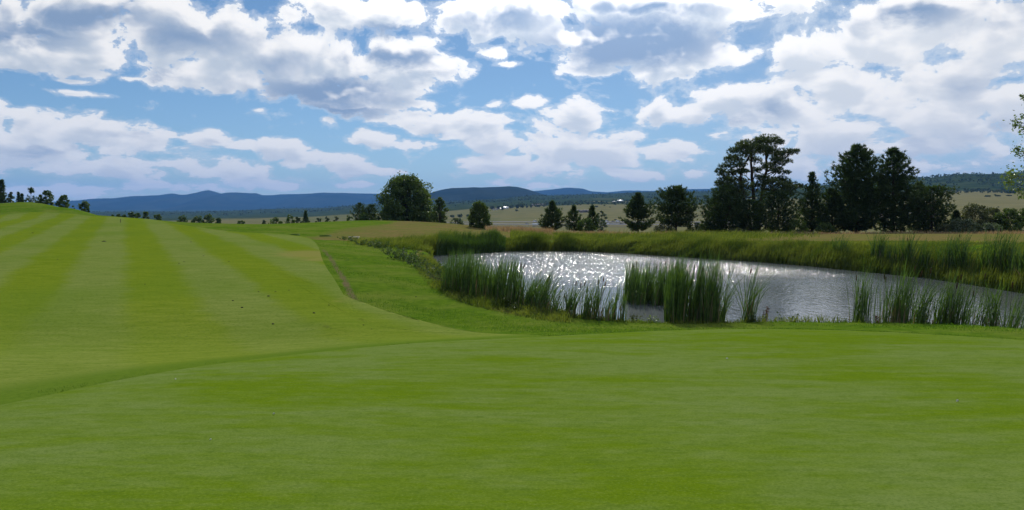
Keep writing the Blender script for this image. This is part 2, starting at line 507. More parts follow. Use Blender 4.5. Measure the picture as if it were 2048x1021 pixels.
    M['asphalt'] = plain("highway_asphalt", (0.075, 0.072, 0.075), 0.9, 0.1, 0.15, 0.05)
    M['concrete'] = plain("barrier_concrete", (0.46, 0.43, 0.38), 0.85, 0.1, 0.1, 0.3)
    M['roof_dark'] = plain("dark_roof", (0.085, 0.072, 0.075), 0.8, 0.1, 0.2, 0.4)
    M['wall_tan'] = plain("tan_siding", (0.30, 0.25, 0.20), 0.85, 0.1, 0.1, 0.4)
    M['roof_metal'] = plain("white_metal_roof", (0.72, 0.74, 0.76), 0.35, 0.5, 0.04, 0.3)
    M['window'] = plain("dark_window", (0.03, 0.035, 0.045), 0.15, 0.6, 0.0, 1.0)
    M['stake'] = plain("dark_wood", (0.030, 0.024, 0.018), 0.8, 0.1, 0.3, 8.0)
    M['fluff'] = plain("white_fluff", (0.75, 0.75, 0.70), 0.9, 0.1, 0.05, 8.0)
    M['wood_board'] = plain("bleached_board", (0.52, 0.48, 0.40), 0.8, 0.15, 0.15, 4.0)
    M['far_tree'] = leafy("far_foliage", (0.022, 0.036, 0.016), (0.055, 0.072, 0.030), 0.25, 0.02, 0.04, 0.6)


build_materials()


# ------------------------------------------------------------------ object helpers
def tag(o, label=None, cat=None, group=None, kind=None):
    if label: o["label"] = label
    if cat: o["category"] = cat
    if group: o["group"] = group
    if kind: o["kind"] = kind
    return o


def mesh_np(name, v, f, smooth=False):
    """v (N,3); f list of (M,k) arrays"""
    me = bpy.data.meshes.new(name)
    v = np.asarray(v, dtype=np.float32)
    if not isinstance(f, (list, tuple)):
        f = [f]
    f = [np.asarray(a, dtype=np.int32) for a in f if len(a)]
    loops = np.concatenate([a.ravel() for a in f])
    tot = np.concatenate([np.full(len(a), a.shape[1], dtype=np.int32) for a in f])
    start = np.concatenate([[0], np.cumsum(tot)[:-1]]).astype(np.int32)
    me.vertices.add(len(v))
    me.vertices.foreach_set("co", v.ravel())
    me.loops.add(len(loops))
    me.loops.foreach_set("vertex_index", loops)
    me.polygons.add(len(tot))
    me.polygons.foreach_set("loop_start", start)
    me.polygons.foreach_set("loop_total", tot)
    if smooth:
        me.polygons.foreach_set("use_smooth", np.ones(len(tot), dtype=bool))
    me.update(calc_edges=True)
    return me


def obj(name, v, f, mat, parent=None, smooth=False, loc=None):
    me = mesh_np(name, v, f, smooth)
    me.materials.append(mat)
    return obj_me(name, me, parent, loc)


def obj_me(name, me, parent=None, loc=None):
    o = bpy.data.objects.new(name, me)
    COL.objects.link(o)
    if parent is not None:
        o.parent = parent
    if loc is not None:
        o.location = loc
    return o


def empty(name, loc, rz=0.0):
    o = bpy.data.objects.new(name, None)
    COL.objects.link(o)
    o.location = loc
    o.rotation_euler = (0, 0, rz)
    o.empty_display_size = 0.3
    return o


class MB:
    """collects shapes into one mesh"""
    def __init__(self):
        self.v, self.q, self.t, self.n = [], [], [], 0

    def add(self, v, q=None, t=None):
        v = np.asarray(v, float)
        self.v.append(v)
        if q is not None and len(q): self.q.append(np.asarray(q) + self.n)
        if t is not None and len(t): self.t.append(np.asarray(t) + self.n)
        self.n += len(v)

    def tube(self, pts, rad, k=6, cap=True):
        pts = np.asarray(pts, float)
        rad = np.broadcast_to(np.asarray(rad, float), (len(pts),))
        tan = np.gradient(pts, axis=0)
        tan /= np.linalg.norm(tan, axis=1, keepdims=True) + 1e-9
        ref = np.array([0.31, 0.17, 0.93]) if abs(tan[0][2]) < 0.9 else np.array([1.0, 0.1, 0.0])
        a = np.cross(tan, ref); a /= np.linalg.norm(a, axis=1, keepdims=True) + 1e-9
        b = np.cross(tan, a)
        th = np.arange(k) * 2 * math.pi / k
        ring = pts[:, None, :] + rad[:, None, None] * (np.cos(th)[None, :, None] * a[:, None, :] + np.sin(th)[None, :, None] * b[:, None, :])
        v = ring.reshape(-1, 3)
        q = []
        for i in range(len(pts) - 1):
            for j in range(k):
                q.append((i * k + j, i * k + (j + 1) % k, (i + 1) * k + (j + 1) % k, (i + 1) * k + j))
        tr = []
        if cap:
            for base in (0, (len(pts) - 1) * k):
                for j in range(1, k - 1):
                    tr.append((base, base + j, base + j + 1))
        self.add(v, q, tr)

    def box(self, x0, x1, y0, y1, z0, z1, taper=0.0):
        v = [(x0, y0, z0), (x1, y0, z0), (x1, y1, z0), (x0, y1, z0),
             (x0 + taper, y0 + taper, z1), (x1 - taper, y0 + taper, z1), (x1 - taper, y1 - taper, z1), (x0 + taper, y1 - taper, z1)]
        q = [(3, 2, 1, 0), (4, 5, 6, 7), (0, 1, 5, 4), (1, 2, 6, 5), (2, 3, 7, 6), (3, 0, 4, 7)]
        self.add(v, q)

    def prism(self, prof, y0, y1):
        """profile in x,z extruded along y"""
        n = len(prof)
        v = [(x, y0, z) for x, z in prof] + [(x, y1, z) for x, z in prof]
        q = [(i, (i + 1) % n, n + (i + 1) % n, n + i) for i in range(n)]
        t = [(0, i, i + 1) for i in range(1, n - 1)] + [(n, n + i + 1, n + i) for i in range(1, n - 1)]
        self.add(v, q, t)

    def mesh(self, name, mat, smooth=False):
        me = mesh_np(name, np.concatenate(self.v), [np.concatenate(self.q) if self.q else np.zeros((0, 4)), np.concatenate(self.t) if self.t else np.zeros((0, 3))], smooth)
        me.materials.append(mat)
        return me

    def build(self, name, mat, parent=None, smooth=False, loc=None):
        return obj_me(name, self.mesh(name, mat, smooth), parent, loc)


def ss(x, a, b):
    t = np.clip((np.asarray(x, float) - a) / (b - a), 0, 1)
    return t * t * (3 - 2 * t)


# ------------------------------------------------------------------ terrain
ZW = -3.8                                    # pond level


def P(px, py, d):
    return ((px - CX) / F * d, d, (HY - py) / F * d)


def pw(px, py):
    return P(px, py, -ZW * F / (py - HY))[:2]


POND = [pw(*a) for a in [(868, 511), (950, 505), (1030, 503), (1100, 502), (1180, 504), (1250, 507), (1320, 512), (1400, 517), (1480, 522), (1550, 527),
                         (1620, 533), (1700, 541), (1780, 549), (1850, 556), (1950, 571), (2048, 587), (2300, 640), (2500, 690)]] + \
       [pw(*a) for a in [(2400, 735), (2200, 712), (2048, 690), (1950, 680), (1830, 672), (1700, 665), (1560, 656), (1400, 652), (1300, 648), (1200, 641), (1120, 633),
                         (1060, 622), (1010, 609), (970, 597), (930, 580), (905, 560), (885, 540), (866, 522)]]
POND = np.array(POND)


def pond_sd(X, Y):
    """signed distance to the pond outline, negative on the water"""
    X = np.asarray(X, float).ravel(); Y = np.asarray(Y, float).ravel()
    out = np.full(len(X), 200.0)
    sel = np.where((X > -40) & (X < 75) & (Y > 2) & (Y < 130))[0]
    if len(sel) == 0:
        return out
    p = np.stack([X[sel], Y[sel]], 1)
    best = np.full(len(sel), 1e9)
    ins = np.zeros(len(sel), bool)
    n = len(POND)
    for i in range(n):
        a, b = POND[i], POND[(i + 1) % n]
        ab = b - a
        tt = np.clip(((p - a) @ ab) / (ab @ ab), 0, 1)
        best = np.minimum(best, np.linalg.norm(p - (a + tt[:, None] * ab), axis=1))
        c = ((a[1] > p[:, 1]) != (b[1] > p[:, 1])) & (p[:, 0] < (b[0] - a[0]) * (p[:, 1] - a[1]) / (b[1] - a[1] + 1e-12) + a[0])
        ins ^= c
    out[sel] = np.where(ins, -best, best)
    return out


FX = [-700, 0, 300, 450, 600, 750, 870, 980, 1080, 1200, 1300, 1440, 1600, 1820, 1950, 2048, 2750]
FAR = {
    400: [466, 466, 466, 466, 466, 466, 468, 470, 472, 472, 472, 472, 472, 470, 468, 468, 468],
    700: [455, 455, 455, 455, 455, 456, 459, 462, 463, 463, 463, 463, 460, 448, 443, 442, 440],
    900: [451, 451, 451, 451, 451, 452, 455, 457, 458, 458, 458, 457, 454, 436, 428, 426, 420],
    1000: [449, 449, 449, 449, 449, 450, 451, 452, 453, 453, 453, 452, 448, 428, 420, 418, 412],
    1150: [447, 447, 447, 447, 447, 446, 445, 442, 442, 442, 442, 441, 440, 419, 410, 408, 402],
    1300: [445, 445, 445, 445, 445, 444, 443, 440, 439, 438, 438, 438, 434, 412, 402, 400, 395],
    1700: [443, 443, 443, 441, 440, 436, 433, 428, 425, 423, 423, 423, 414, 397, 390, 388, 384],
    2200: [441, 441, 441, 438, 435, 429, 424, 417, 413, 410, 410, 409, 392, 384, 380, 378, 374],
    2800: [439, 439, 439, 437, 433, 426, 420, 411, 407, 404, 402, 399, 372, 357, 347, 342, 338],
    3400: [437, 437, 437, 435, 430, 420, 412, 406, 402, 399, 397, 394, 376, 366, 358, 354, 350],
    4200: [434, 433, 431, 429, 426, 417, 408, 403, 396, 393, 391, 388, 376, 366, 358, 354, 350],
    5200: [428, 426, 424, 421, 417, 409, 404, 399, 391, 387, 385, 382, 378, 370, 364, 360, 356],
    6500: [434, 434, 434, 432, 428, 420, 414, 408, 402, 400, 398, 396, 390, 385, 380, 378, 376],
    12000: [420, 420, 420, 420, 420, 420, 420, 415, 412, 412, 410, 408, 405, 403, 402, 402, 402],
    21000: [420] * 17,
}
FR = np.array(sorted(FAR))
FT = np.array([FAR[r] for r in FR], float)
FZ = (HY - FT) / F * FR[:, None]             # heights


def far_h(X, Y):
    X = np.asarray(X, float); Y = np.asarray(Y, float)
    r = np.hypot(X, Y)
    az = np.clip(np.arctan2(X, Y), -R(47), R(47))
    px = CX + F * np.tan(az)
    d = np.clip(r * np.cos(az), FR[0], FR[-1])
    li = np.interp(np.log(d), np.log(FR), np.arange(len(FR)))
    xi = np.interp(px, FX, np.arange(len(FX)))
    i0 = np.clip(np.floor(li).astype(int), 0, len(FR) - 2); fi = li - i0
    j0 = np.clip(np.floor(xi).astype(int), 0, len(FX) - 2); fj = xi - j0
    fj = fj * fj * (3 - 2 * fj)
    z = (FZ[i0, j0] * (1 - fi) * (1 - fj) + FZ[i0 + 1, j0] * fi * (1 - fj) + FZ[i0, j0 + 1] * (1 - fi) * fj + FZ[i0 + 1, j0 + 1] * fi * fj)
    back = ss(np.abs(np.arctan2(X, Y)), R(50), R(75))
    z = z * (1 - back) + back * (-14 + 0 * z)
    # folds of the land
    z = z + ss(r, 900, 3000) * (np.sin(X / 190 + Y / 610) * np.sin(Y / 330 - X / 420)) * np.clip(r, 0, 6000) * 0.0010
    return z


CP = []
for (X, Y) in [(-5, 2), (-1, 2), (3, 2), (7, 2), (11, 2), (-5.6, 6), (-1, 6), (3, 6), (7, 6), (11, 6), (-5.8, 9), (-1, 10), (3, 10), (7, 10), (11, 10), (-4.4, 13), (-1, 14),
               (3, 14), (7, 14), (11, 14), (-2, 17.5), (1, 19), (3, 18), (7, 18), (11, 17.5), (4, 21), (6.5, 21.5), (9, 20.2)]:
    CP.append((X, Y, -1.65 - 0.068 * Y))
CP += [(-10, 0, -1.9), (-16, 6, -2.45), (-9, 8, -2.45), (0, -8, -1.5), (12, -5, -1.6), (20, 8, -2.5), (20, 0, -2.2), (-30, 0, -2.0), (-30, 20, -2.6), (16, 15, -2.75), (40, 10, -2.6),
       (40, -10, -2.0), (-20, -20, -1.6), (20, -20, -1.6), (60, 20, -2.4), (-60, 10, -1.0), (-60, 50, -0.4), (60, 60, -1.8), (75, 40, -1.8)]
for px in (-150, 50, 200, 350, 480):
    for py in (685, 640, 600, 560, 520, 490, 470, 452):
        CP.append(P(px, py, 6987.0 / (py - 386)))
for py in (680, 640, 600, 560, 525, 495):
    CP.append(P(590, py, 6987.0 / (py - 386)))
CP += [P(*a) for a in [
    (100, 742, 15), (0, 722, 17.5), (300, 722, 17.5), (-150, 720, 17), (420, 714, 18.7), (700, 682, 22), (900, 673, 23), (780, 650, 26), (780, 604, 33), (760, 560, 41), (850, 565, 41.5),
    (780, 520, 58), (720, 500, 66), (830, 508, 68), (670, 486, 74), (950, 628, 31), (1200, 656, 25.5), (1050, 652, 27), (1400, 657, 25),
    (0, 427, 148), (0, 405, 175), (60, 402, 178), (150, 418, 165), (-150, 428, 155), (-150, 398, 182), (250, 437, 138), (100, 437, 138), (100, 421, 158), (185, 430, 150), (300, 440.5, 134), (400, 446.5, 121), (190, 433, 170), (190, 441, 200), (225, 438, 165), (250, 441, 160), (250, 449, 190), (330, 443, 158), (330, 451, 185), (400, 449, 148), (400, 458, 180), (150, 420, 182), (480, 450, 148), (480, 459, 175), (560, 450, 155), (560, 459, 180), (440, 448.5, 135), (-400, 425, 150), (-400, 380, 190),
    (0, 413, 235), (60, 411, 235), (150, 426, 230), (250, 453, 220), (400, 460, 215), (-150, 405, 240),
    (480, 466, 92), (480, 450, 118), (560, 448.5, 130), (650, 466, 92), (640, 445, 142), (720, 441.5, 150), (800, 462, 100), (800, 443, 152), (900, 448, 142), (960, 462, 112), (960, 458, 135), (1000, 464, 130), (1100, 469, 132), (740, 476, 84), (860, 474, 92), (560, 474, 84),
    (980, 470, 100), (1100, 470, 105), (1200, 472, 100), (1300, 473, 98), (1500, 474, 88), (1700, 474, 76), (1900, 475, 65), (2048, 476, 57), (2300, 480, 45),
    (1050, 464, 125), (1200, 467, 125), (1300, 467.5, 122), (1500, 469, 118), (1700, 469, 112), (1900, 469, 110), (2048, 469, 108), (2300, 470, 100),
    (600, 462, 190), (800, 458, 190), (960, 466, 180), (1200, 478, 180), (1500, 482, 175), (1800, 482, 170), (2100, 480, 170), (2500, 480, 160),
]]
CP = np.array(CP, float)


def tps(r2):
    return 0.5 * r2 * np.log(r2 + 1e-9)


def fit():
    n = len(CP)
    xy = CP[:, :2]
    d2 = ((xy[:, None] - xy[None]) ** 2).sum(-1)
    A = np.zeros((n + 3, n + 3))
    A[:n, :n] = tps(d2) + np.eye(n) * 2.0
    A[:n, n] = 1; A[:n, n + 1:] = xy; A[n, :n] = 1; A[n + 1:, :n] = xy.T
    return np.linalg.solve(A, np.concatenate([CP[:, 2], np.zeros(3)]))


RW = fit()


def H(X, Y):
    X = np.asarray(X, float); Y = np.asarray(Y, float)
    shp = X.shape
    x = X.ravel(); y = Y.ravel()
    z = far_h(x, y)
    r = np.hypot(x, y)
    sel = np.where((r < 400))[0]
    for k in range(0, len(sel), 20000):
        s = sel[k:k + 20000]
        d2 = (x[s, None] - CP[None, :, 0]) ** 2 + (y[s, None] - CP[None, :, 1]) ** 2
        nz = tps(d2) @ RW[:-3] + RW[-3] + RW[-2] * x[s] + RW[-1] * y[s]
        sdv = pond_sd(x[s], y[s])
        up = ZW + 0.10 + np.where(y[s] > 34, 0.50, 0.33) * np.maximum(sdv, 0) + 0.02
        lo = ZW + 0.06 + 0.02 * np.maximum(sdv, 0)
        nz = np.where(sdv < 9, np.maximum(nz, lo), nz)
        # the bank
        k_ = np.minimum(nz, up)
        nz = np.where(sdv < 14, k_, nz)
        nz = np.where(sdv < 0.25, ZW + 0.10 + np.clip(sdv - 0.25, -3, 0) * 0.45, nz)
        w = ss(r[s], 190, 390)
        w = np.maximum(w, ss(np.abs(np.arctan2(x[s], y[s])), R(60), R(85)) * ss(r[s], 40, 120))
        z[s] = nz * (1 - w) + z[s] * w
    return z.reshape(shp)


def h1(x, y):
    return float(H(np.array([x]), np.array([y]))[0])


_ds = np.concatenate([np.arange(3, 120, 0.15), np.arange(120, 400, 0.6), np.geomspace(400, 9000, 500)])


def hit(px, py, dmin=3.0):
    """where the ray through a photo pixel first meets the ground"""
    ds = _ds[_ds >= dmin]
    X = (px - CX) / F * ds
    zr = (HY - py) / F * ds
    g = H(X, ds)
    below = np.where(zr <= g)[0]
    i = below[0] if len(below) else len(ds) - 1
    if i > 0:
        a = zr[i - 1] - g[i - 1]; b = zr[i] - g[i]
        d = ds[i - 1] + (ds[i] - ds[i - 1]) * (a / (a - b + 1e-12)) if a > 0 else ds[i]
    else:
        d = ds[0]
    x = (px - CX) / F * d
    return x, d


def at(px, d):
    x = (px - CX) / F * d
    return np.array([x, d, h1(x, d)])


def polar():
    th = np.concatenate([np.arange(-180, -36, 6.0), np.arange(-36, 36, 0.24), np.arange(36, 180, 6.0)])
    rr = np.concatenate([[0.4], np.arange(1, 15, 0.6), np.arange(15, 100, 0.36), np.arange(100, 200, 1.1), np.geomspace(200, 21000, 115)])
    return np.radians(th), rr


def build_ground():
    th, rr = polar()
    A, RR = np.meshgrid(th, rr)
    X = RR * np.sin(A); Y = RR * np.cos(A)
    Z = H(X, Y)
    nr, na = X.shape
    v = np.stack([X.ravel(), Y.ravel(), Z.ravel()], 1)
    i = np.arange(nr - 1)[:, None]; j = np.arange(na)[None, :]; j2 = (j + 1) % na
    q = np.stack([(i * na + j), (i * na + j2), ((i + 1) * na + j2), ((i + 1) * na + j)], -1).reshape(-1, 4)
    o = obj("ground", v, q, M['ground'], smooth=True)
    tag(o, kind="structure")
    x, y, z = v.T
    r = np.hypot(x, y)
    sdv = pond_sd(x, y)
    pxv = CX + F * x / np.maximum(y, 1.0)
    dry = ss(sdv, 2.6, 6.5) * ss(y, 40, 52) * ss(x, np.where(y < 78, -9, -27), np.where(y < 78, -4, -14))
    dry *= 1 - 0.55 * ss(r, 150, 260)
    dry = np.maximum(dry, 0.62 * np.exp(-(((sdv - 1.2) / 0.55) ** 2)) * (x < 2) * (y < 75) * (y > 27))      # dry rim above the left shore
    field = ss(r, 190, 420)
    dry = np.maximum(dry, ss(pxv, 1500, 1700) * ss(r, 400, 800) * (y > 0))
    wood = 0.80 * ss(r, 2000, 2350) + 0.30 * ss(r, 3200, 4200)
    pyv = HY - F * z / np.maximum(y, 1.0)
    right = ss(pxv, 1560, 1680)
    wood = np.maximum(wood, right * ss(-pyv, -390, -377) * 1.2 * (r > 900))
    wood = np.maximum(wood, (1 - ss(pxv, 760, 900)) * ss(r, 3700, 4300) * 1.2)
    wood = np.where(r < 1500, np.where(right > 0.5, -0.35, -0.25), wood - 0.15 * (1 - ss(r, 2400, 3000)))
    bare = np.exp(-((sdv - 0.15) / 0.35) ** 2) * 0.9
    path = np.array([hit(*a) for a in [(648, 500), (660, 515), (675, 540), (688, 558), (698, 580), (708, 600), (722, 622), (742, 640), (775, 652), (815, 657)]])
    bd = np.full(len(x), 9.0)
    sel = np.where((x > -40) & (x < 5) & (y > 15) & (y < 90))[0]
    for a, b in zip(path[:-1], path[1:]):
        ab = b - a
        p = np.stack([x[sel], y[sel]], 1)
        tt = np.clip(((p - a) @ ab) / (ab @ ab), 0, 1)
        bd[sel] = np.minimum(bd[sel], np.linalg.norm(p - (a + tt[:, None] * ab), axis=1))
    bare = np.maximum(bare, np.exp(-(bd / 0.26) ** 2) * 0.70)
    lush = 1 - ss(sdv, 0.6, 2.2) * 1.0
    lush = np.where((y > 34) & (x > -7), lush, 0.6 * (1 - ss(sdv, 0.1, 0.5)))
    bare = np.where(sdv < 1.0, 0, bare)
    for nm, val in (("dry", dry), ("wood", wood), ("bare", bare), ("field", field), ("lush", lush)):
        at_ = o.data.attributes.new(nm, 'FLOAT', 'POINT')
        at_.data.foreach_set("value", np.ascontiguousarray(val, dtype=np.float32))
    return o


ground = build_ground()


def smooth_loop(pts, n, it=2):
    p = np.asarray(pts, float)
    for _ in range(it):                        # corner cutting
        nx = np.roll(p, -1, 0)
        p = np.stack([0.75 * p + 0.25 * nx, 0.25 * p + 0.75 * nx], 1).reshape(-1, 2)
    q = np.concatenate([p, p[:1]])
    L = np.concatenate([[0], np.cumsum(np.linalg.norm(np.diff(q, axis=0), axis=1))])
    s = np.linspace(0, L[-1], n, endpoint=False)
    return np.stack([np.interp(s, L, q[:, 0]), np.interp(s, L, q[:, 1])], 1)


def sheet(name, outline, center, mat, lift, rings, label=None):
    n = len(outline)
    f = np.linspace(0, 1, rings + 1)[1:]
    c = np.asarray(center, float)
    xy = np.concatenate([[c], (c + f[:, None, None] * (outline - c)[None]).reshape(-1, 2)])
    z = H(xy[:, 0], xy[:, 1])
    z = z + lift(np.hypot(xy[:, 0], xy[:, 1]))
    z[-n:] -= 0.10                             # the cut edge goes down into the soil
    v = np.concatenate([xy, z[:, None]], 1)
    j = np.arange(n); j2 = (j + 1) % n
    t = np.stack([np.zeros(n, int), 1 + j, 1 + j2], 1)
    qs = [np.stack([1 + i * n + j, 1 + (i + 1) * n + j, 1 + (i + 1) * n + j2, 1 + i * n + j2], 1) for i in range(rings - 1)]
    o = obj(name, v, [np.concatenate(qs), t], mat, smooth=True)
    tag(o, kind="structure")
    return o, v


# fairway
fw_px = [(592, 471), (625, 479), (640, 500), (648, 530), (676, 570), (700, 612), (716, 640), (752, 657), (850, 666), (1000, 672)]
fw = [hit(*a) for a in fw_px] + [(2.0, 19.0), (-1.5, 15.5), (-4.0, 10.5), (-5.0, 5.0), (-6.2, -1), (-14, -6), (-34, 4), (-56, 40), (-77, 90), (-92, 128)]
fw += [hit(*a) for a in [(60, 424), (130, 428), (190, 434)]] + [P(250, 437, 143)[:2], P(310, 441, 138)[:2]] + [hit(*a) for a in [(350, 451), (430, 461), (520, 468)]]
fw_out = smooth_loop(fw, 520)
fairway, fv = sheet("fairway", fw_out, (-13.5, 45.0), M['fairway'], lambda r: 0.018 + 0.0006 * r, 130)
wx, wy = fv[:, 0], fv[:, 1]
wear = np.zeros(len(fv))
for (px, py, rx, ry, a) in [(620, 510, 3.0, 5.0, .9), (640, 520, 2.0, 4.0, .8), (690, 600, .8, 3, .5), (330, 605, 5, 1.5, .25), (520, 660, 4, .8, .3)]:
    cx_, cy_ = hit(px, py)
    wear = np.maximum(wear, a * np.exp(-((wx - cx_) / rx) ** 2 - ((wy - cy_) / ry) ** 2))
a_ = fairway.data.attributes.new("wear", 'FLOAT', 'POINT')
a_.data.foreach_set("value", wear.astype(np.float32))

# putting green


def green_pt(px, py):
    d = 1.65 / ((py - HY) / F - 0.068)
    return ((px - CX) / F * d, d)


gr = [green_pt(*a) for a in [(0, 810), (60, 798), (130, 781), (250, 756), (400, 730), (550, 709), (700, 696), (900, 685), (1050, 677), (1200, 669), (1350, 663), (1500, 660),
                             (1650, 662), (1800, 669), (1950, 678), (2048, 684), (2250, 705)]]
gr += [(15.5, 10), (14, 2), (8, -5), (0, -7), (-5, -4), (-7.6, 2), (-7.0, 7)]
gr_out = smooth_loop(gr, 460)
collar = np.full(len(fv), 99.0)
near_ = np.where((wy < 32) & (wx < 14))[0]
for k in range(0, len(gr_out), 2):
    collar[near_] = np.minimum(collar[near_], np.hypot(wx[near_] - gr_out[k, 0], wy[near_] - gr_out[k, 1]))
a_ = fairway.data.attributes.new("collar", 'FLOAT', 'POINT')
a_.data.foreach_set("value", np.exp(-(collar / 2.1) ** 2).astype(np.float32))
green, gv = sheet("putting_green", gr_out, (3.5, 8.0), M['green'], lambda r: 0.055 + 0 * r, 70)


# pond
def build_pond():
    c = POND.mean(0)
    out = smooth_loop(POND, 240, 1)
    dirs = out - c
    out = out + dirs / np.linalg.norm(dirs, axis=1, keepdims=True) * 0.6
    # plain grid so that the leeward calm can be stored per vertex
    gx = np.arange(-8, 46, 0.6); gy = np.arange(18, 92, 0.6)
    X, Y = np.meshgrid(gx, gy)
    sdv = pond_sd(X.ravel(), Y.ravel())
    ny, nx = X.shape
    idx = np.arange(ny * nx).reshape(ny, nx)
    q = np.stack([idx[:-1, :-1], idx[:-1, 1:], idx[1:, 1:], idx[1:, :-1]], -1).reshape(-1, 4)
    keep = (sdv[q] < 0.9).any(1)
    q = q[keep]
    used = np.unique(q)
    remap = np.full(ny * nx, -1); remap[used] = np.arange(len(used))
    v = np.stack([X.ravel()[used], Y.ravel()[used], np.full(len(used), ZW)], 1)
    o = obj("pond_water", v, remap[q], M['water'], smooth=True)
    tag(o, kind="structure")
    lee = 0.25 + 0.75 * ss(-sdv[used], 0.3, 4.0)
    # the near shore lies in the lee of the bank, the open far end is ruffled by the wind
    lee = lee * (0.26 + 1.20 * ss(v[:, 1] - 0.55 * v[:, 0], 27, 50))
    a = o.data.attributes.new("lee", 'FLOAT', 'POINT')
    a.data.foreach_set("value", lee.astype(np.float32))


build_pond()


# far mountains: ridges with a front and a back slope
def fbm1(x, seed, octs=5):
    r_ = np.random.default_rng(seed)
    s = np.zeros_like(x)
    for k in range(octs):
        ph = r_.uniform(0, 6.28, 2)
        s += (np.sin(x * 2 ** k + ph[0]) + np.sin(x * 2 ** k * 1.31 + ph[1])) / 2 ** k * 0.5
    return s


def ridge(name, prof, d, dep_front, dep_back, base_y, mat, seed, rough, step=6):
    xs = np.arange(prof[0][0], prof[-1][0] + step, step, dtype=float)
    ys = np.interp(xs, [a for a, _ in prof], [b for _, b in prof])
    ts = np.concatenate([np.linspace(-1, 0, 22), np.linspace(0, 1, 7)[1:]])
    V = []
    zb = (HY - base_y) / F * d
    for t in ts:
        dd = d + (t * dep_front if t < 0 else t * dep_back)
        zc = (HY - ys) / F * d
        s = 1 - abs(t)
        prof_s = s * s * (3 - 2 * s) * 0.55 + s * 0.45
        z = zb + (zc - zb) * prof_s
        if t < 0:
            spur = fbm1(xs / 34.0 + t * 1.3, seed, 4) * (1 - s) * s * 2.0
            z = z + (zc - zb) * rough * spur
        # the ridge keeps its place sideways in the world
        V.append(np.stack([(xs - CX) / F * d, np.full_like(xs, dd), z], 1))
    V = np.array(V)
    nt, nx = V.shape[:2]
    idx = np.arange(nt * nx).reshape(nt, nx)
    q = np.stack([idx[:-1, :-1], idx[:-1, 1:], idx[1:, 1:], idx[1:, :-1]], -1).reshape(-1, 4)
    o = obj(name, V.reshape(-1, 3), q, mat, smooth=True)
    tag(o, kind="structure")
    return o


ridge("mountain_range", [(-700, 396), (-300, 402), (0, 404), (100, 405), (140, 403), (185, 400), (210, 397), (240, 397), (280, 393), (310, 391), (335, 391), (345, 387), (360, 390), (385, 390),
                         (400, 386), (408, 382.5), (413, 380.5), (420, 381), (428, 383.5), (440, 387), (460, 388), (480, 389), (488, 386.5), (508, 387), (514, 386.5), (522, 391), (545, 391), (560, 389), (600, 388.5),
                         (650, 386), (700, 387), (760, 388), (800, 389), (870, 390), (960, 388), (1075, 382), (1095, 380), (1120, 378), (1150, 376.5), (1165, 377.5), (1182, 383), (1215, 385),
                         (1250, 381.5), (1275, 381.5), (1300, 383), (1330, 381), (1370, 379), (1420, 378), (1445, 372), (1470, 370), (1500, 377), (1600, 384), (1800, 388), (2750, 392)],
      14500, 3500, 3000, 425, M['mountain'], 3, 0.28)
ridge("mesa_hill", [(800, 406), (840, 396), (868, 384), (885, 379.5), (905, 376.5), (930, 376), (960, 375.5), (1000, 374), (1020, 373), (1036, 374.5), (1055, 379), (1075, 385.5), (1095, 392), (1130, 400), (1180, 408)],
      6800, 1500, 900, 412, M['mountain'], 9, 0.22, 3)


# haze
def build_haze():
    m, t, out = new_mat("haze_air")
    pv = t.n.new('ShaderNodeVolumePrincipled')
    pv.inputs['Color'].default_value = (0.15, 0.42, 1.0, 1)
    pv.inputs['Density'].default_value = HAZE
    pv.inputs['Anisotropy'].default_value = 0.0
    t.l.new(pv.outputs[0], out.inputs['Volume'])
    b = MB()
    b.box(-24000, 24000, -24000, 24000, -60, 900)
    o = b.build("haze", m)
    tag(o, kind="stuff")


HAZE = 4.6e-5
build_haze()


# ------------------------------------------------------------------ vegetation builders
def blades(bx, by, bz, h, w, lean_az, lean, rs, segs=3, face=None):
    """bent tapering blades; all arrays of length n. returns verts, quads, tris"""
    n = len(bx)
    face = rs.uniform(0, math.pi, n) if face is None else face
    ts = np.linspace(0, 1, segs + 1)
    V = []
    for k, t in enumerate(ts):
        out = lean * h * t ** 2
        zz = h * (t - 0.32 * np.minimum(lean, 1.2) ** 1.2 * t ** 3)
        cx = bx + np.sin(lean_az) * out
        cyy = by + np.cos(lean_az) * out
        if k < segs:
            ww = w * 0.5 * (1 - 0.55 * t ** 1.5)
            V.append(np.stack([cx - np.cos(face) * ww, cyy - np.sin(face) * ww, bz + zz], 1))
            V.append(np.stack([cx + np.cos(face) * ww, cyy + np.sin(face) * ww, bz + zz], 1))
        else:
            V.append(np.stack([cx, cyy, bz + zz], 1))
    V = np.stack(V, 1)                         # n, 2*segs+1, 3
    m = 2 * segs + 1
    base = (np.arange(n) * m)[:, None]
    q = np.concatenate([base + np.array([2 * k, 2 * k + 1, 2 * k + 3, 2 * k + 2]) for k in range(segs - 1)]) if segs > 1 else np.zeros((0, 4), int)
    t_ = base + np.array([2 * segs - 2, 2 * segs - 1, 2 * segs])
    return V.reshape(-1, 3), q, t_


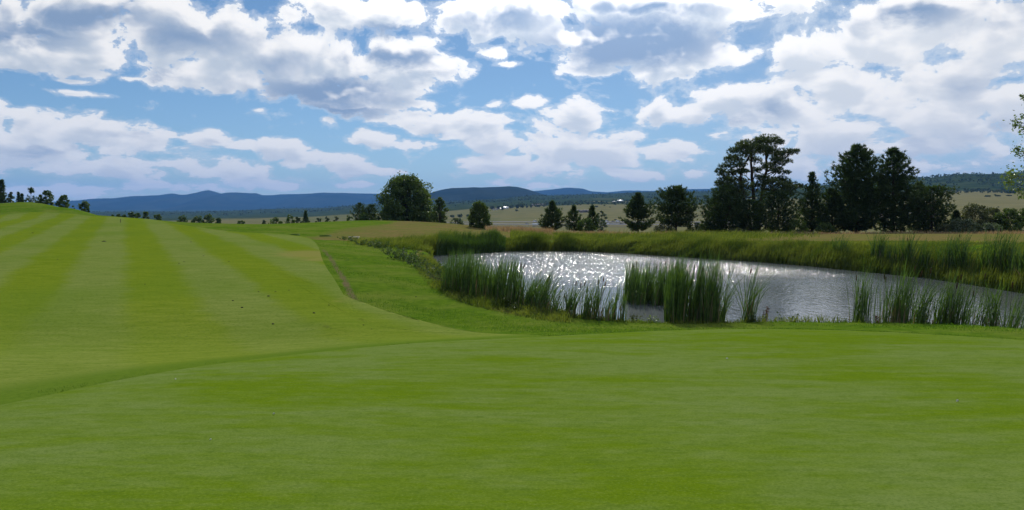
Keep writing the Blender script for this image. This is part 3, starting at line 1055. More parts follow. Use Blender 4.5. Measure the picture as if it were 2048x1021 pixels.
def tufts(c, d, length, width, k, spread, rs):
    """needle tufts: k thin triangles fanning out of every centre c along d"""
    n = len(c)
    d = d / (np.linalg.norm(d, axis=1, keepdims=True) + 1e-9)
    dd = d[:, None, :] + rs.normal(0, spread, (n, k, 3))
    dd /= np.linalg.norm(dd, axis=2, keepdims=True) + 1e-9
    L = (length * rs.uniform(0.65, 1.2, (n, k)))[..., None]
    side = np.cross(dd, rs.normal(0, 1, (n, k, 3)))
    side /= np.linalg.norm(side, axis=2, keepdims=True) + 1e-9
    cc = c[:, None, :]
    a = cc + dd * L * 0.05 - side * width * 0.5
    b = cc + dd * L * 0.05 + side * width * 0.5
    e = cc + dd * L
    v = np.stack([a, b, e], 2).reshape(-1, 3)
    t = np.arange(len(v)).reshape(-1, 3)
    return v, t


def leaves(c, size, rs, up=0.4):
    n = len(c)
    nrm = rs.normal(0, 1, (n, 3)); nrm[:, 2] += up
    nrm /= np.linalg.norm(nrm, axis=1, keepdims=True)
    a = np.cross(nrm, rs.normal(0, 1, (n, 3))); a /= np.linalg.norm(a, axis=1, keepdims=True) + 1e-9
    b = np.cross(nrm, a)
    s = (size * rs.uniform(0.6, 1.25, n))[:, None]
    v = np.stack([c - a * s * .55, c + b * s * .42, c + a * s * .55, c - b * s * .42], 1).reshape(-1, 3)
    q = np.arange(len(v)).reshape(-1, 4)
    return v, q


def pine(name, px, d, top, halfw, label, group=None, cat="tree", base_py=None, prof="cone", seed=1, dens=1.0, mat='needles', low=0.06, tuft=0.42, z0=None, upturn=0.55, gaps=0.0):
    rs = np.random.default_rng(seed)
    g = at(px, d)
    h = (HY - top) / F * d - g[2]
    Rr = 1.15 * halfw / F * d
    root = empty(name, g)
    tag(root, label, cat, group)
    tb = MB()
    tz = np.linspace(-0.3, h * 0.96, 9)
    wob = np.cumsum(rs.normal(0, 0.02 * h / 9, (9, 2)), 0)
    r0 = 0.020 * h + 0.05
    tb.tube(np.column_stack([wob, tz]), np.interp(np.linspace(0, 1, 9), [0, 1], [r0, 0.02]), 7)

    def profile(u):
        if prof == "cone":
            return np.minimum(1.0, (1 - u) * 1.12 + 0.05) * np.interp(u, [0, .12, .2], [.75, .95, 1])
        if prof == "oval":
            return np.interp(u, [0, .15, .35, .6, .8, .93, 1], [.75, .95, 1, .80, .50, .25, .08])
        if prof == "round":
            return np.interp(u, [0, .2, .45, .7, .9, 1], [.7, .95, 1, .85, .5, .2])
        return np.interp(u, [0, .2, .45, .65, .8, 1], [.9, 1, .8, .62, .4, .12])
    nb = int(h * 10 * dens) + 22
    us = np.sort(np.clip(np.linspace(0, 1, nb) + rs.normal(0, .01, nb), 0, 1))
    C, D = [], []
    gap = rs.uniform(0, 1, 40) < gaps
    for i, u in enumerate(us):
        if gap[int(u * 17) % 40] and u < .9:
            continue
        z = (low + (1 - low) * u) * h
        az = i * 2.399963 + rs.normal(0, .35)
        L = Rr * float(profile(u)) * (rs.uniform(0.50, 1.02) if rs.uniform() < .8 else rs.uniform(1.0, 1.2))
        sx, sy = np.interp(z, tz, wob[:, 0]), np.interp(z, tz, wob[:, 1])
        s = np.linspace(0, 1, 5)
        rise = L * (upturn * s ** 2 - (0.22 * (1 - u)) * s) + 0.18 * L * u * s
        pts = np.column_stack([sx + np.sin(az) * L * s, sy + np.cos(az) * L * s, np.minimum(z + rise, h * 1.0)])
        if L > 0.9 and i % 2 == 0:
            tb.tube(pts, np.linspace(0.012 * h * (1 - u) + .018, .012, 5), 4, False)
        nt = max(4, int(L * 6.5 * dens))
        tt = rs.uniform(0.22, 1.0, nt) ** 0.8
        c = np.column_stack([np.interp(tt, s, pts[:, k]) for k in range(3)])
        side = rs.normal(0, 1, nt) * L * 0.20 * (0.4 + tt)
        c[:, 0] += np.cos(az) * side; c[:, 1] -= np.sin(az) * side
        c[:, 2] += rs.normal(0, 0.09, nt) * (0.5 + L * .35)
        dd = np.column_stack([np.sin(az) * .7 + np.cos(az) * side * .5, np.cos(az) * .7 - np.sin(az) * side * .5, np.full(nt, 0.75)])
        C.append(c); D.append(dd)
    # leader shoots
    k = 10
    C.append(np.column_stack([rs.normal(0, .10, k) + wob[-1, 0], rs.normal(0, .10, k) + wob[-1, 1], rs.uniform(.93, .985, k) * h])); D.append(np.tile([0, 0, 1.0], (k, 1)))
    C = np.concatenate(C); D = np.concatenate(D)
    v, t = tufts(C, D, tuft, tuft * 0.24, 8, 0.55, rs)
    tb.build("trunk", M['bark'], root, True)
    obj("crown", v, t, M[mat], root)
    return root


def broadleaf(name, px, d, top, halfw, label, group=None, cat="tree", seed=1, mat='leaf', nclump=60, per=140, leaf=0.24, skirt=0.02, trunk_r=0.3, squash=1.0, shape="round"):
    rs = np.random.default_rng(seed)
    g = at(px, d)
    h = (HY - top) / F * d - g[2]
    Rr = halfw / F * d
    root = empty(name, g)
    tag(root, label, cat, group)
    tb = MB()
    zc0 = h * skirt
    C = []
    cl = []
    for i in range(nclump):
        u = (i + .5) / nclump
        if shape == "round":
            w = math.sqrt(max(0.02, 1 - ((u - .42) / .60) ** 2))
        elif shape == "dome":
            w = math.sqrt(max(0.02, 1 - (u * .97) ** 2.4))
        else:
            w = np.interp(u, [0, .3, .7, 1], [.8, 1, .75, .2])
        az = i * 2.399963 + rs.normal(0, .3)
        rr = Rr * w * rs.uniform(.35, 0.92) ** .6
        cr = Rr * rs.uniform(.14, .34)
        cl.append((math.sin(az) * (rr - cr * .4), math.cos(az) * (rr - cr * .4) * squash, min(zc0 + (h - zc0) * u * 0.97, h - cr * .55), cr))
    for (cx_, cy_, cz, cr) in cl:
        n = int(per * (1.35 if cat == "bush" and d < 140 else 1.0) * rs.uniform(.7, 1.3))
        q = rs.normal(0, 1, (n, 3)); q /= np.linalg.norm(q, axis=1, keepdims=True)
        q *= (cr * rs.uniform(.35, 1.08, n) ** .5)[:, None]
        q[:, 2] *= .75
        c = q + np.array([cx_, cy_, cz])
        # sprays
        sp = rs.uniform(0, 1, n) < .12
        c[sp] += q[sp] * .45
        C.append(c)
        s = np.linspace(0, 1, 5)
        b0 = np.array([0, 0, cz * .35]); e = np.array([cx_, cy_, cz])
        pts = b0 + (e - b0) * s[:, None]; pts[:, 2] += np.sin(s * math.pi) * .06 * h * rs.normal(0, .5)
        tb.tube(pts, np.linspace(trunk_r * .35, .015, 5), 4, False)
    tb.tube([(0, 0, -.3), (.02 * h, 0, h * .25), (0, .02 * h, h * .5), (.01 * h, 0, h * .8)], [trunk_r, trunk_r * .8, trunk_r * .5, .03], 7)
    C = np.concatenate(C)
    C = C[C[:, 2] > 0.02]
    v, q = leaves(C, leaf, rs)
    tb.build("trunk", M['bark_grey'], root, True)
    obj("crown", v, q, M[mat], root)
    return root


# ------------------------------------------------------------------ trees across the pond
G_P = "pines behind the pond"
D1 = 116.0
pine("pine_tree", 1104, 121, 405, 23, "small dense conical pine left of the other pines behind the pond", G_P, seed=11, dens=1.5)
pine("pine_tree", 1148, 121, 414, 19, "small pine with a ragged top just left of the round green bush", G_P, seed=12, dens=1.2)
pine("pine_tree", 1184, 121, 414, 15, "thin young pine rising behind the round green bush", G_P, seed=13, dens=1.1)
pine("pine_tree", 1276, 118, 389, 32, "medium loose pine standing alone between the round green bush and the gappy pine", G_P, seed=14, dens=1.7, prof="cone", gaps=.05)
pine("pine_tree", 1352, 118, 375, 40, "gappy pine with a dense round head and sky showing between its lower limbs", G_P, seed=15, dens=1.75, prof="oval", gaps=.24, low=.08)
pine("pine_tree", 1452, 113, 372, 36, "dark bushy pine in front of the left side of the tall flat topped ponderosa", G_P, seed=16, dens=1.5, prof="oval", low=.02)
pine("pine_tree", 1428, 116, 400, 24, "low dark pine at the left foot of the tall flat topped ponderosa", G_P, seed=17, dens=1.3, prof="oval", low=.02)
pine("pine_tree", 1556, 113, 388, 40, "low broad pine under the right limbs of the tall ponderosa", G_P, seed=18, dens=1.2, prof="round", low=.02)
pine("pine_tree", 1500, 112, 404, 34, "squat dark pine at the foot of the ponderosa trunks", G_P, seed=38, dens=1.3, prof="round", low=.02)
pine("pine_tree", 1624, 114, 348, 33, "sharp pointed pine between the ponderosa and the two tall dense pines", G_P, seed=19, dens=1.3, low=.05)
pine("pine_tree", 1664, 115, 380, 30, "shorter dark pine filling the gap left of the two tall dense pines", G_P, seed=20, dens=1.3, prof="oval", low=.03)
pine("pine_tree", 1715, 113, 293, 48, "tall dense black green pine, left one of the close pair", G_P, seed=21, dens=1.45, prof="oval", low=.03, tuft=.5)
pine("pine_tree", 1786, 112, 299, 44, "tall dense black green pine, right one of the close pair", G_P, seed=22, dens=1.25, prof="oval", low=.03, tuft=.5)
pine("pine_tree", 1838, 113, 366, 24, "narrow pine leaning against the right flank of the tall close pair", G_P, seed=23, dens=1.2, prof="oval", low=.03)
pine("pine_tree", 1864, 110, 376, 42, "broad medium pine at the right end of the pine group", G_P, seed=24, dens=1.15, prof="round", low=.03)
pine("pine_tree", 1912, 109, 424, 18, "small pine between the broad pine and the olive bushes", G_P, seed=25, dens=1.2, prof="cone", low=.02)


def ponderosa():
    rs = np.random.default_rng(5)
    d0 = D1
    g = at(1510, d0)
    root = empty("ponderosa_tree", g)
    tag(root, "tall old ponderosa with several bare curving trunks and a broad flat topped crown", "tree")
    k = d0 / F

    def L(px, py, dy=0.0):
        return np.array([(px - 1510) * k, dy, (HY - py) * k - g[2]])
    trunks = [
        [(1512, 474, .2), (1511, 440, .2), (1509, 405, .1), (1505, 370, 0), (1504, 345, 0), (1503, 325, 0), (1504, 305, 0), (1506, 285, 0)],
        [(1506, 474, -.2), (1494, 430, -.5), (1484, 395, -.8), (1477, 365, -1), (1478, 345, -1.1), (1487, 325, -1.2), (1496, 308, -1.2)],
        [(1517, 474, .4), (1522, 430, .8), (1528, 390, 1.1), (1533, 358, 1.2), (1540, 335, 1.2), (1537, 310, 1.2), (1537, 290, 1.1), (1540, 280, 1.0)],
    ]
    radii = [(.36, .10), (.27, .07), (.33, .08)]
    tp = []
    for tr, (ra, rb) in zip(trunks, radii):
        pts = np.array([L(*p) for p in tr])
        s = np.linspace(0, 1, len(pts)); s2 = np.linspace(0, 1, 22)
        pts = np.column_stack([np.interp(s2, s, pts[:, i]) for i in range(3)])
        pts[1:-1] += rs.normal(0, .04, pts[1:-1].shape)
        b = MB(); b.tube(pts, np.linspace(ra, rb, 22), 8)
        b.build("trunk", M['bark'], root, True)
        tp.append(pts)
    # foliage pads: centre, half size in photo pixels, depth offset, trunk they hang on, rel. height of the fork
    pads = [
        (1540, 279, 22, 9, 1.0, 2), (1522, 285, 18, 9, .2, 2), (1562, 283, 12, 6, 1.6, 2), (1500, 290, 22, 9, .4, 0), (1482, 295, 17, 9, -1, 0), (1510, 300, 20, 8, -1.5, 0),
        (1548, 298, 18, 8, 2, 2), (1535, 305, 16, 7, -.5, 2), (1465, 306, 15, 8, -1.5, 1), (1490, 310, 16, 7, -2.2, 1), (1478, 318, 18, 6, .6, 1), (1458, 321, 12, 6, -1, 1),
        (1520, 318, 12, 6, 2.4, 0), (1575, 305, 16, 7, 1, 2), (1590, 303, 10, 5, .6, 2), (1565, 312, 14, 6, 2.2, 2), (1552, 320, 12, 5, -.6, 2), (1580, 322, 9, 4, 1.2, 2),
        (1450, 334, 14, 6, -.8, 1), (1468, 332, 14, 5, -2.4, 1), (1442, 343, 10, 5, .2, 1), (1456, 348, 16, 4, 1.2, 1), (1476, 344, 10, 4, -2, 1),
        (1529, 334, 11, 7, -.8, 2), (1562, 337, 12, 4, 2.0, 2), (1574, 344, 11, 4, 1.2, 2), (1547, 345, 8, 4, -1, 2), (1495, 342, 10, 4, 2, 0),
        (1448, 362, 16, 6, -1, 1), (1470, 358, 14, 5, 1.5, 1), (1438, 368, 9, 5, 0, 1), (1490, 362, 14, 5, 2, 0), (1515, 356, 12, 5, -2, 0),
        (1545, 358, 16, 5, 2.5, 2), (1565, 360, 15, 6, .6, 2), (1584, 368, 16, 5, 1.4, 2), (1602, 372, 9, 3, .6, 2), (1532, 366, 14, 6, -2, 2), (1508, 372, 16, 6, -2.2, 0),
        (1480, 374, 20, 7, -2, 1), (1518, 340, 11, 5, 1.5, 0), (1556, 328, 13, 5, .2, 2), (1540, 382, 20, 6, 1.0, 2), (1568, 386, 20, 6, -1, 2), (1470, 345, 14, 5, .4, 1), (1462, 370, 16, 6, 2, 1), (1552, 372, 18, 5, -1.8, 2), (1576, 376, 18, 4, -.5, 2), (1455, 382, 18, 8, -1.4, 1), (1492, 386, 16, 7, 2.4, 0),
    ]
    br = MB()
    C, D = [], []
    for (px, py, rx, ry, dy, ti) in pads:
        c = L(px, py, dy)
        pts = tp[ti]
        zt = c[2] - rs.uniform(.5, 1.4) - 0.18 * abs(px - 1510) * k
        i = int(np.argmin(np.abs(pts[:, 2] - zt)))
        b0 = pts[i]
        s = np.linspace(0, 1, 7)
        mid = (b0 + c) / 2 + np.array([0, 0, -.25 - .1 * np.linalg.norm(c - b0)]) + rs.normal(0, .12, 3)
        pp = ((1 - s) ** 2)[:, None] * b0 + (2 * s * (1 - s))[:, None] * mid + (s ** 2)[:, None] * (c + [0, 0, -.12])
        br.tube(pp, np.linspace(.10, .03, 7), 5, False)
        rx *= 1.12; ry *= 1.15
        n = int(rx * ry * 0.85) + 24
        q = rs.normal(0, .5, (n, 3))
        q = q / np.maximum(1, np.linalg.norm(q, axis=1, keepdims=True))
        cc = c + q * np.array([rx * k, rx * k * .8, ry * k])
        C.append(cc)
        D.append(q * [1.2, 1.2, .6] + [0, 0, .7])
        for j in range(5):                    # twigs inside the pad
            e = cc[rs.integers(n)]
            br.tube([pp[4], (pp[4] + e) / 2 + rs.normal(0, .05, 3), e], [.03, .02, .01], 3, False)
    br.build("branches", M['bark'], root, True)
    v, t = tufts(np.concatenate(C), np.concatenate(D), .34, .085, 8, .6, rs)
    obj("crown", v, t, M['needles_pale'], root)


ponderosa()

# shrubs and broadleaf trees
G_B = "bushes along the far side of the pond"
broadleaf("bush", 1172, 117, 438, 20, "round bright green bush in front of two small pines", G_B, "bush", 31, 'leaf', 22, 120, .16, 0, .06)
broadleaf("round_tree", 1203, 330, 421, 13, "small round grey green tree alone by the highway", None, "tree", 32, 'leaf_grey', 26, 70, .5, .05, .2)
broadleaf("bush", 1330, 116, 450, 24, "low olive shrub at the left foot of the gappy pine", G_B, "bush", 33, 'leaf_olive', 16, 90, .15, 0, .05)
broadleaf("bush", 1392, 115, 446, 24, "low yellow green shrub right of the gappy pine", G_B, "bush", 34, 'leaf', 18, 90, .15, 0, .05)
broadleaf("bush", 1420, 114, 452, 18, "small green shrub under the low dark pine left of the ponderosa", G_B, "bush", 35, 'leaf', 14, 80, .15, 0, .05)
broadleaf("bush", 1590, 111, 440, 26, "dark leafy shrub between the ponderosa and the pointed pine", G_B, "bush", 36, 'leaf', 20, 100, .16, 0, .05)
broadleaf("bush", 1650, 110, 446, 24, "low dark shrub right of the pointed pine", G_B, "bush", 37, 'leaf', 16, 100, .16, 0, .05)
broadleaf("bush", 1476, 110, 458, 26, "pale dry looking shrub at the foot of the ponderosa", G_B, "bush", 39, 'leaf_olive', 14, 90, .14, 0, .04)
broadleaf("bush", 1950, 108, 409, 36, "tall olive bush with a domed top right of the pine group", G_B, "bush", 41, 'leaf_olive', 30, 150, .18, 0, .08, shape="dome")
broadleaf("bush", 1986, 109, 416, 32, "olive bush between the domed bush and the dark upright bush", G_B, "bush", 42, 'leaf_olive', 24, 140, .18, 0, .08, shape="dome")
broadleaf("bush", 1930, 104, 438, 34, "low fresh green bush in front of the domed olive bush", G_B, "bush", 43, 'leaf_grey', 20, 130, .16, 0, .06, shape="dome")
broadleaf("bush", 2018, 106, 418, 30, "dark upright bush near the right edge of the hedge of bushes", G_B, "bush", 44, 'leaf', 24, 150, .18, 0, .08, shape="dome")
broadleaf("bush", 2054, 107, 418, 34, "last green bush at the right edge of the hedge of bushes", G_B, "bush", 45, 'leaf', 24, 150, .18, 0, .08, shape="dome")
broadleaf("bush", 1980, 103, 448, 30, "low leafy bush at the grass edge under the olive bushes", G_B, "bush", 46, 'leaf_grey', 16, 120, .15, 0, .05, shape="dome")
broadleaf("bush", 1890, 106, 450, 22, "low mixed shrub at the foot of the broad right pine", G_B, "bush", 47, 'leaf_olive', 14, 100, .15, 0, .05, shape="dome")

broadleaf("cottonwood_tree", 813, 178, 354, 61, "big round dark green cottonwood standing on the rise left of the pond", None, "tree", 51, 'leaf', 110, 230, .36, .0, .45)
broadleaf("cottonwood_tree", 880, 176, 394, 20, "narrow green tree touching the right side of the big cottonwood", None, "tree", 52, 'leaf', 32, 130, .30, .0, .2, shape="up")
pine("pine_tree", 719, 176, 408, 15, "dark little pine left of the big cottonwood, further from it", None, seed=53, dens=.9, prof="oval", low=.05)
pine("pine_tree", 742, 177, 411, 17, "dark little pine squeezed against the left side of the big cottonwood", None, seed=54, dens=1.0, prof="oval", low=.05)
broadleaf("bush", 730, 174, 428, 24, "low dark bush at the foot of the two little pines by the cottonwood", None, "bush", 55, 'leaf', 16, 90, .26, 0, .06, shape="dome")
broadleaf("bush", 959, 138, 405, 26, "dense green bush alone on the rise beside the dry weeds", None, "bush", 56, 'leaf', 40, 170, .22, 0, .10, shape="dome")
broadleaf("bush", 914, 172, 437, 20, "low dark hedge like bush right of the cottonwoods", None, "bush", 57, 'leaf_grey', 16, 90, .26, 0, .05, shape="dome")
broadleaf("bush", 850, 174, 424, 26, "dark undergrowth bush at the right foot of the big cottonwood", None, "bush", 58, 'leaf', 18, 100, .28, 0, .06, shape="dome")
broadleaf("bush", 775, 174, 424, 26, "dark undergrowth bush at the left foot of the big cottonwood", None, "bush", 59, 'leaf', 18, 100, .28, 0, .06, shape="dome")

# trees on the skyline of the left hill
G_H = "trees on the crest of the left hill"
pine("pine_tree", 3, 236, 362, 16, "tallest pine on the hill crest, cut by the left border", G_H, seed=61, dens=.9, prof="cone", low=.02, tuft=.7)
broadleaf("round_tree", 21, 236, 383, 11, "pale green tree right of the tallest pine on the hill crest", G_H, "tree", 62, 'leaf_grey', 20, 70, .5, 0, .15, shape="up")
pine("slender_tree", 36, 232, 386, 4.5, "left one of two thin columnar trees on the hill crest", G_H, seed=63, dens=.8, prof="oval", low=.02, tuft=.5)
pine("slender_tree", 44, 232, 389, 4.5, "right one of two thin columnar trees on the hill crest", G_H, seed=64, dens=.8, prof="oval", low=.02, tuft=.5)
pine("pine_tree", 62, 230, 379, 14, "open branched pine on the hill crest with sky between its limbs", G_H, seed=65, dens=.42, prof="loose", low=.10, tuft=.75, gaps=.35)
broadleaf("round_tree", 93, 228, 381, 17, "round dark tree on the hill crest between two lower trees", G_H, "tree", 66, 'leaf', 34, 90, .42, 0, .2)
broadleaf("round_tree", 127, 226, 391, 16, "dark tree with an uneven top on the slope of the left hill", G_H, "tree", 67, 'leaf', 30, 90, .42, 0, .2, shape="dome")
broadleaf("bush", 77, 228, 399, 12, "low dark shrub between the open pine and the round tree", G_H, "bush", 68, 'leaf', 12, 70, .4, 0, .06, shape="dome")
broadleaf("bush", 148, 224, 410, 6, "tiny shrub beside the uneven dark tree on the left hill", G_H, "bush", 69, 'leaf', 8, 50, .3, 0, .05, shape="dome")
broadleaf("round_tree", 169, 215, 403, 15, "lone dark round tree lowest on the left hill crest", G_H, "tree", 70, 'leaf', 28, 90, .40, 0, .15, shape="dome")
G_L = "dark shrubs in a line beyond the fairway crest"
for i, (px, top, hw, lab) in enumerate([
        (225, 431, 5, "first tiny shrub of the line beyond the fairway crest"), (237, 429, 6, "small shrub second in the line beyond the fairway crest"), (248, 430, 6, "low shrub between the tiny shrubs and the bigger ones beyond the crest"),
        (263, 425, 9, "biggest round shrub in the line beyond the fairway crest"), (276, 427, 8, "round shrub just right of the biggest one beyond the crest"), (291, 424, 7, "upright shrub ending the line beyond the fairway crest"),
        (316, 430, 11, "lone flat shrub right of the line beyond the crest"), (365, 433, 12, "dark round shrub standing by a pale twig beyond the crest"), (394, 435, 13, "grey green shrub left of the upright one beyond the crest"),
        (416, 431, 12, "upright dark shrub in the middle beyond the crest"), (437, 438, 8, "small shrub trailing the upright dark one"), (482, 443, 9, "low flat dark shrub beyond the bunker mound")]):
    broadleaf("bush", px, 300 + 7 * i, top - 1, hw * 1.35, lab, G_L, "bush", 80 + i, 'leaf', 22, 80, .6, 0, .08, shape="dome")
G_M = "small trees beyond the bunker mound"
for i, (px, top, hw, lab, typ) in enumerate([
        (528, 441, 5, "tiny shrub left of the low dark ones beyond the bunker mound", 'b'), (553, 436, 15, "low wide dark shrub beyond the bunker mound", 'b'), (581, 431, 12, "round dark tree beyond the bunker mound", 'b'),
        (596, 434, 9, "grey green tree between the round dark tree and the thin pine", 'b'), (611, 424, 9, "thin dark pine among the shrubs beyond the bunker mound", 'p'), (637, 436, 8, "small grey shrub right of the thin pine", 'b'),
        (655, 434, 7, "pale shrub in the middle of the gap before the cottonwood", 'b'), (673, 433, 8, "pale shrub right in the gap before the cottonwood", 'b'), (698, 431, 8, "small dark shrub left of the two little pines", 'b')]):
    dd = 230 + 6 * i
    if typ == 'b':
        broadleaf("bush", px, dd, top, hw * 1.25, lab, G_M, "bush", 100 + i, 'leaf' if i in (1, 2, 8) else 'leaf_grey', 16, 60, .42, 0, .08, shape="dome")
    else:
        pine("pine_tree", px, dd, top, hw, lab, G_M, seed=100 + i, dens=.9, low=.04, tuft=.6)


# tree just outside the right border whose branches reach into the picture
def border_tree():
    rs = np.random.default_rng(77)
    d0 = 30.0
    px0 = 2230
    g = at(px0, d0)
    root = empty("cottonwood_tree", g)
    tag(root, "leafy bright branches of a near cottonwood reaching in at the right border", "tree")
    k = d0 / F

    def L(px, py, dy):
        return np.array([(px - px0) * k, dy, (HY - py) * k - g[2]])
    tb = MB()
    z_top = 7.5
    tb.tube([(0, 0, -.3), (.05, 0, 1.5), (-.05, .1, 3.5), (.1, 0, 5.5), (0, 0, z_top)], [.24, .20, .15, .09, .03], 8)
    C = []
    sprays = [(2030, 352, 17, .2), (2045, 348, 16, .5), (2020, 350, 9, -.1), (2040, 368, 14, .6), (2052, 372, 14, -.3), (2036, 383, 8, .1), (2060, 350, 22, 0), (2028, 362, 10, .3), (2050, 390, 9, .2),
              (2041, 240, 7, .3), (2048, 262, 9, .1), (2039, 251, 5, .2), (2046, 232, 4, 0), (2052, 250, 10, .3),
              (2040, 300, 7, .2), (2046, 312, 6, -.2), (2035, 297, 4, 0), (2049, 305, 8, .4), (2047, 192, 5, .1), (2055, 200, 8, .1),
              (2085, 330, 30, 0), (2090, 260, 30, .4), (2100, 200, 30, -.4), (2120, 300, 40, .6), (2110, 380, 34, -.5), (2140, 240, 40, .2), (2160, 340, 45, .8), (2170, 200, 45, -.6)]
    for i in range(26):
        sprays.append((2230 + rs.normal(0, 75), 250 + rs.normal(0, 75), 45, rs.normal(0, 1.3)))
    for (px, py, r_, dy) in sprays:
        c = L(px, py, dy)
        b0 = np.array([0, 0, min(z_top, max(1.6, c[2] - abs(c[0]) * .45))])
        s = np.linspace(0, 1, 6)
        pts = b0 + (c - b0) * s[:, None]
        pts[:, 2] += np.sin(s * math.pi) * .12
        tb.tube(pts, np.linspace(.05, .006, 6), 4, False)
        n = int(9 + r_ * 3.2)
        q = rs.normal(0, .55, (n, 3))
        C.append(c + q * r_ * k)
    v, q = leaves(np.concatenate(C), .085, rs)
    tb.build("trunk", M['bark_grey'], root, True)
    obj("crown", v, q, M['leaf_bright'], root)


border_tree()


# ------------------------------------------------------------------ cattails
def cattails(px0, px1, base0, base1, top, n, label, seed, lean=(0.05, 0.30), brown=0.06, heads=0, depth=1.1, hvar=.34, group="cattails standing along the near edge of the pond", width=.023, d=None, mat='cattail', toward=(R(60), R(115)), edge=True):
    """a stand of cattails whose feet run from (px0, base0) to (px1, base1)"""
    n = int(n * 1.05)
    rs = np.random.default_rng(seed)
    pm, bm = (px0 + px1) / 2, (base0 + base1) / 2
    if d is None:
        a = np.array(pw(px0, base0)); b = np.array(pw(px1, base1))
    else:
        a = np.array(P(px0, base0, d)[:2]); b = np.array(P(px1, base1, d)[:2])
    c = (a + b) / 2
    hh = (1.02 if px1 < 1120 else 1.10) * (bm - top) / F * c[1]
    zc = max(h1(*c), ZW - 0.15)
    root = empty("cattail_clump", (c[0], c[1], zc))
    tag(root, label, "cattails", group)
    u = rs.uniform(0, 1, n)
    # gathered into shoots of a few leaves each
    ns = max(3, n // 6)
    su = np.concatenate([rs.uniform(0, 1, ns)])
    sv = rs.normal(0, .5, ns) * depth
    sidx = rs.integers(0, ns, n)
    u = su[sidx]; vv = sv[sidx]
    x = a[0] + (b[0] - a[0]) * u + rs.normal(0, .05, n)
    y = a[1] + (b[1] - a[1]) * u + vv + rs.normal(0, .05, n)
    z = np.maximum(H(x, y), ZW - 0.35) - .03
    hgt = hh * np.clip(rs.normal(.86, hvar * .6, n), .35, 1.12)
    if edge:
        hgt *= 1 - .30 * np.abs(2 * u - 1) ** 3
    az = rs.uniform(toward[0], toward[1], n)
    back = rs.uniform(0, 1, n) < .22
    az[back] = rs.uniform(0, 6.28, back.sum())
    ln = rs.uniform(lean[0], lean[1], n)
    wd = width * rs.uniform(.7, 1.25, n)
    face = rs.uniform(-.9, .9, n)
    ib = rs.uniform(0, 1, n) < brown + .07
    for nm, sel, mt in (("blades", ~ib, mat), ("dry_blades", ib, 'cattail_dry')):
        if sel.sum() == 0:
            continue
        hs = hgt[sel] * (1 if nm == "blades" else .50)
        v, q, t = blades(x[sel] - c[0], y[sel] - c[1], z[sel] - zc, hs, wd[sel], az[sel], ln[sel], rs, 4, face[sel])
        o = obj(nm, v, [q, t], M[mt], root)
        o["kind"] = "stuff"
    hm = None
    for i in range(heads):
        hx = rs.uniform(.1, .9)
        p0 = a + (b - a) * hx + rs.normal(0, .12, 2)
        zz = max(h1(*p0), ZW - .2)
        top_ = hh * rs.uniform(.80, 1.0)
        lx = rs.uniform(.02, .22) * top_
        q0 = np.array([p0[0] - c[0], p0[1] - c[1], zz - zc])
        q1 = q0 + [lx * .35, 0, top_ * .5]; q2 = q0 + [lx, 0, top_]
        mb = MB()
        mb.tube([q0, q1, q2], [.008, .007, .005], 4, False)
        st = mb.build("stalk", M['stem'], root)
        mb = MB()
        dirv = (q2 - q1) / np.linalg.norm(q2 - q1)
        e0 = q2 - dirv * .20
        mb.tube([e0 - dirv * .01, e0 + dirv * .01, e0 + dirv * .16, e0 + dirv * .18], [.006, .019, .019, .006], 7)
        mb.build("seed_head", M['head'], st)
    return root


cattails(884, 988, 583, 604, 511, 900, "long dense stand of cattails at the left corner of the pond", 201, (.02, .16), .05, 3, 1.5)
cattails(982, 1050, 604, 619, 515, 520, "dense cattails joining the left stand to the bent clump", 202, (.03, .20), .07, 3, 1.2)
cattails(1046, 1112, 619, 632, 541, 420, "bent cattail clump with leaves blown to the right over the water", 203, (.12, .55), .12, 3, .8)
cattails(1112, 1138, 633, 637, 592, 26, "few short thin cattails with dark heads in the open gap", 204, (.05, .30), .0, 4, .4)
cattails(1132, 1176, 637, 641, 566, 130, "thin cattail clump left of the gap clump, swept to the right", 205, (.10, .42), .10, 4, .5)
cattails(1170, 1216, 640, 643, 562, 130, "thin cattail clump with brown feet, right neighbour of the swept one", 206, (.08, .36), .16, 4, .5)
cattails(1218, 1250, 642, 645, 565, 60, "sparse upright cattails just left of the reed island", 207, (.03, .22), .12, 0, .4)
cattails(1252, 1356, 603, 608, 516, 1150, "reed island of cattails standing out in the water", 208, (.02, .18), .10, 5, 1.6, group="cattails standing out in the pond", edge=False)
cattails(1336, 1428, 645, 650, 519, 900, "tallest dense dark cattail block in front of the reed island", 209, (.02, .17), .05, 4, .8, edge=False)
cattails(1430, 1450, 651, 653, 528, 46, "narrow fan of cattail leaves right of the tallest block", 210, (.12, .50), .02, 1, .3, toward=(R(75), R(105)))
cattails(1476, 1512, 653, 656, 533, 60, "open fan of long cattail leaves over bare water", 211, (.08, .55), .03, 1, .3, toward=(R(70), R(110)))
cattails(1708, 1736, 664, 667, 532, 80, "slim upright cattail clump alone, left of the brown footed one", 212, (.02, .22), .04, 1, .3)
cattails(1758, 1816, 667, 671, 540, 230, "broad cattail clump with rusty brown feet near the right end", 213, (.03, .28), .26, 3, .5)
cattails(1824, 1850, 670, 672, 545, 105, "cattail clump leaning right between two broader clumps", 214, (.12, .48), .10, 2, .4)
cattails(1868, 1918, 672, 676, 543, 250, "dense cattail clump with leaves fanning right near the right end", 215, (.05, .36), .12, 3, .5)
cattails(1922, 1950, 675, 678, 560, 42, "few bent and crossing cattail leaves right of the fanning clump", 216, (.25, .75), .08, 1, .4)
cattails(1958, 1990, 678, 681, 545, 105, "cattail clump with a straw coloured foot close to the right border", 217, (.05, .40), .22, 1, .4)
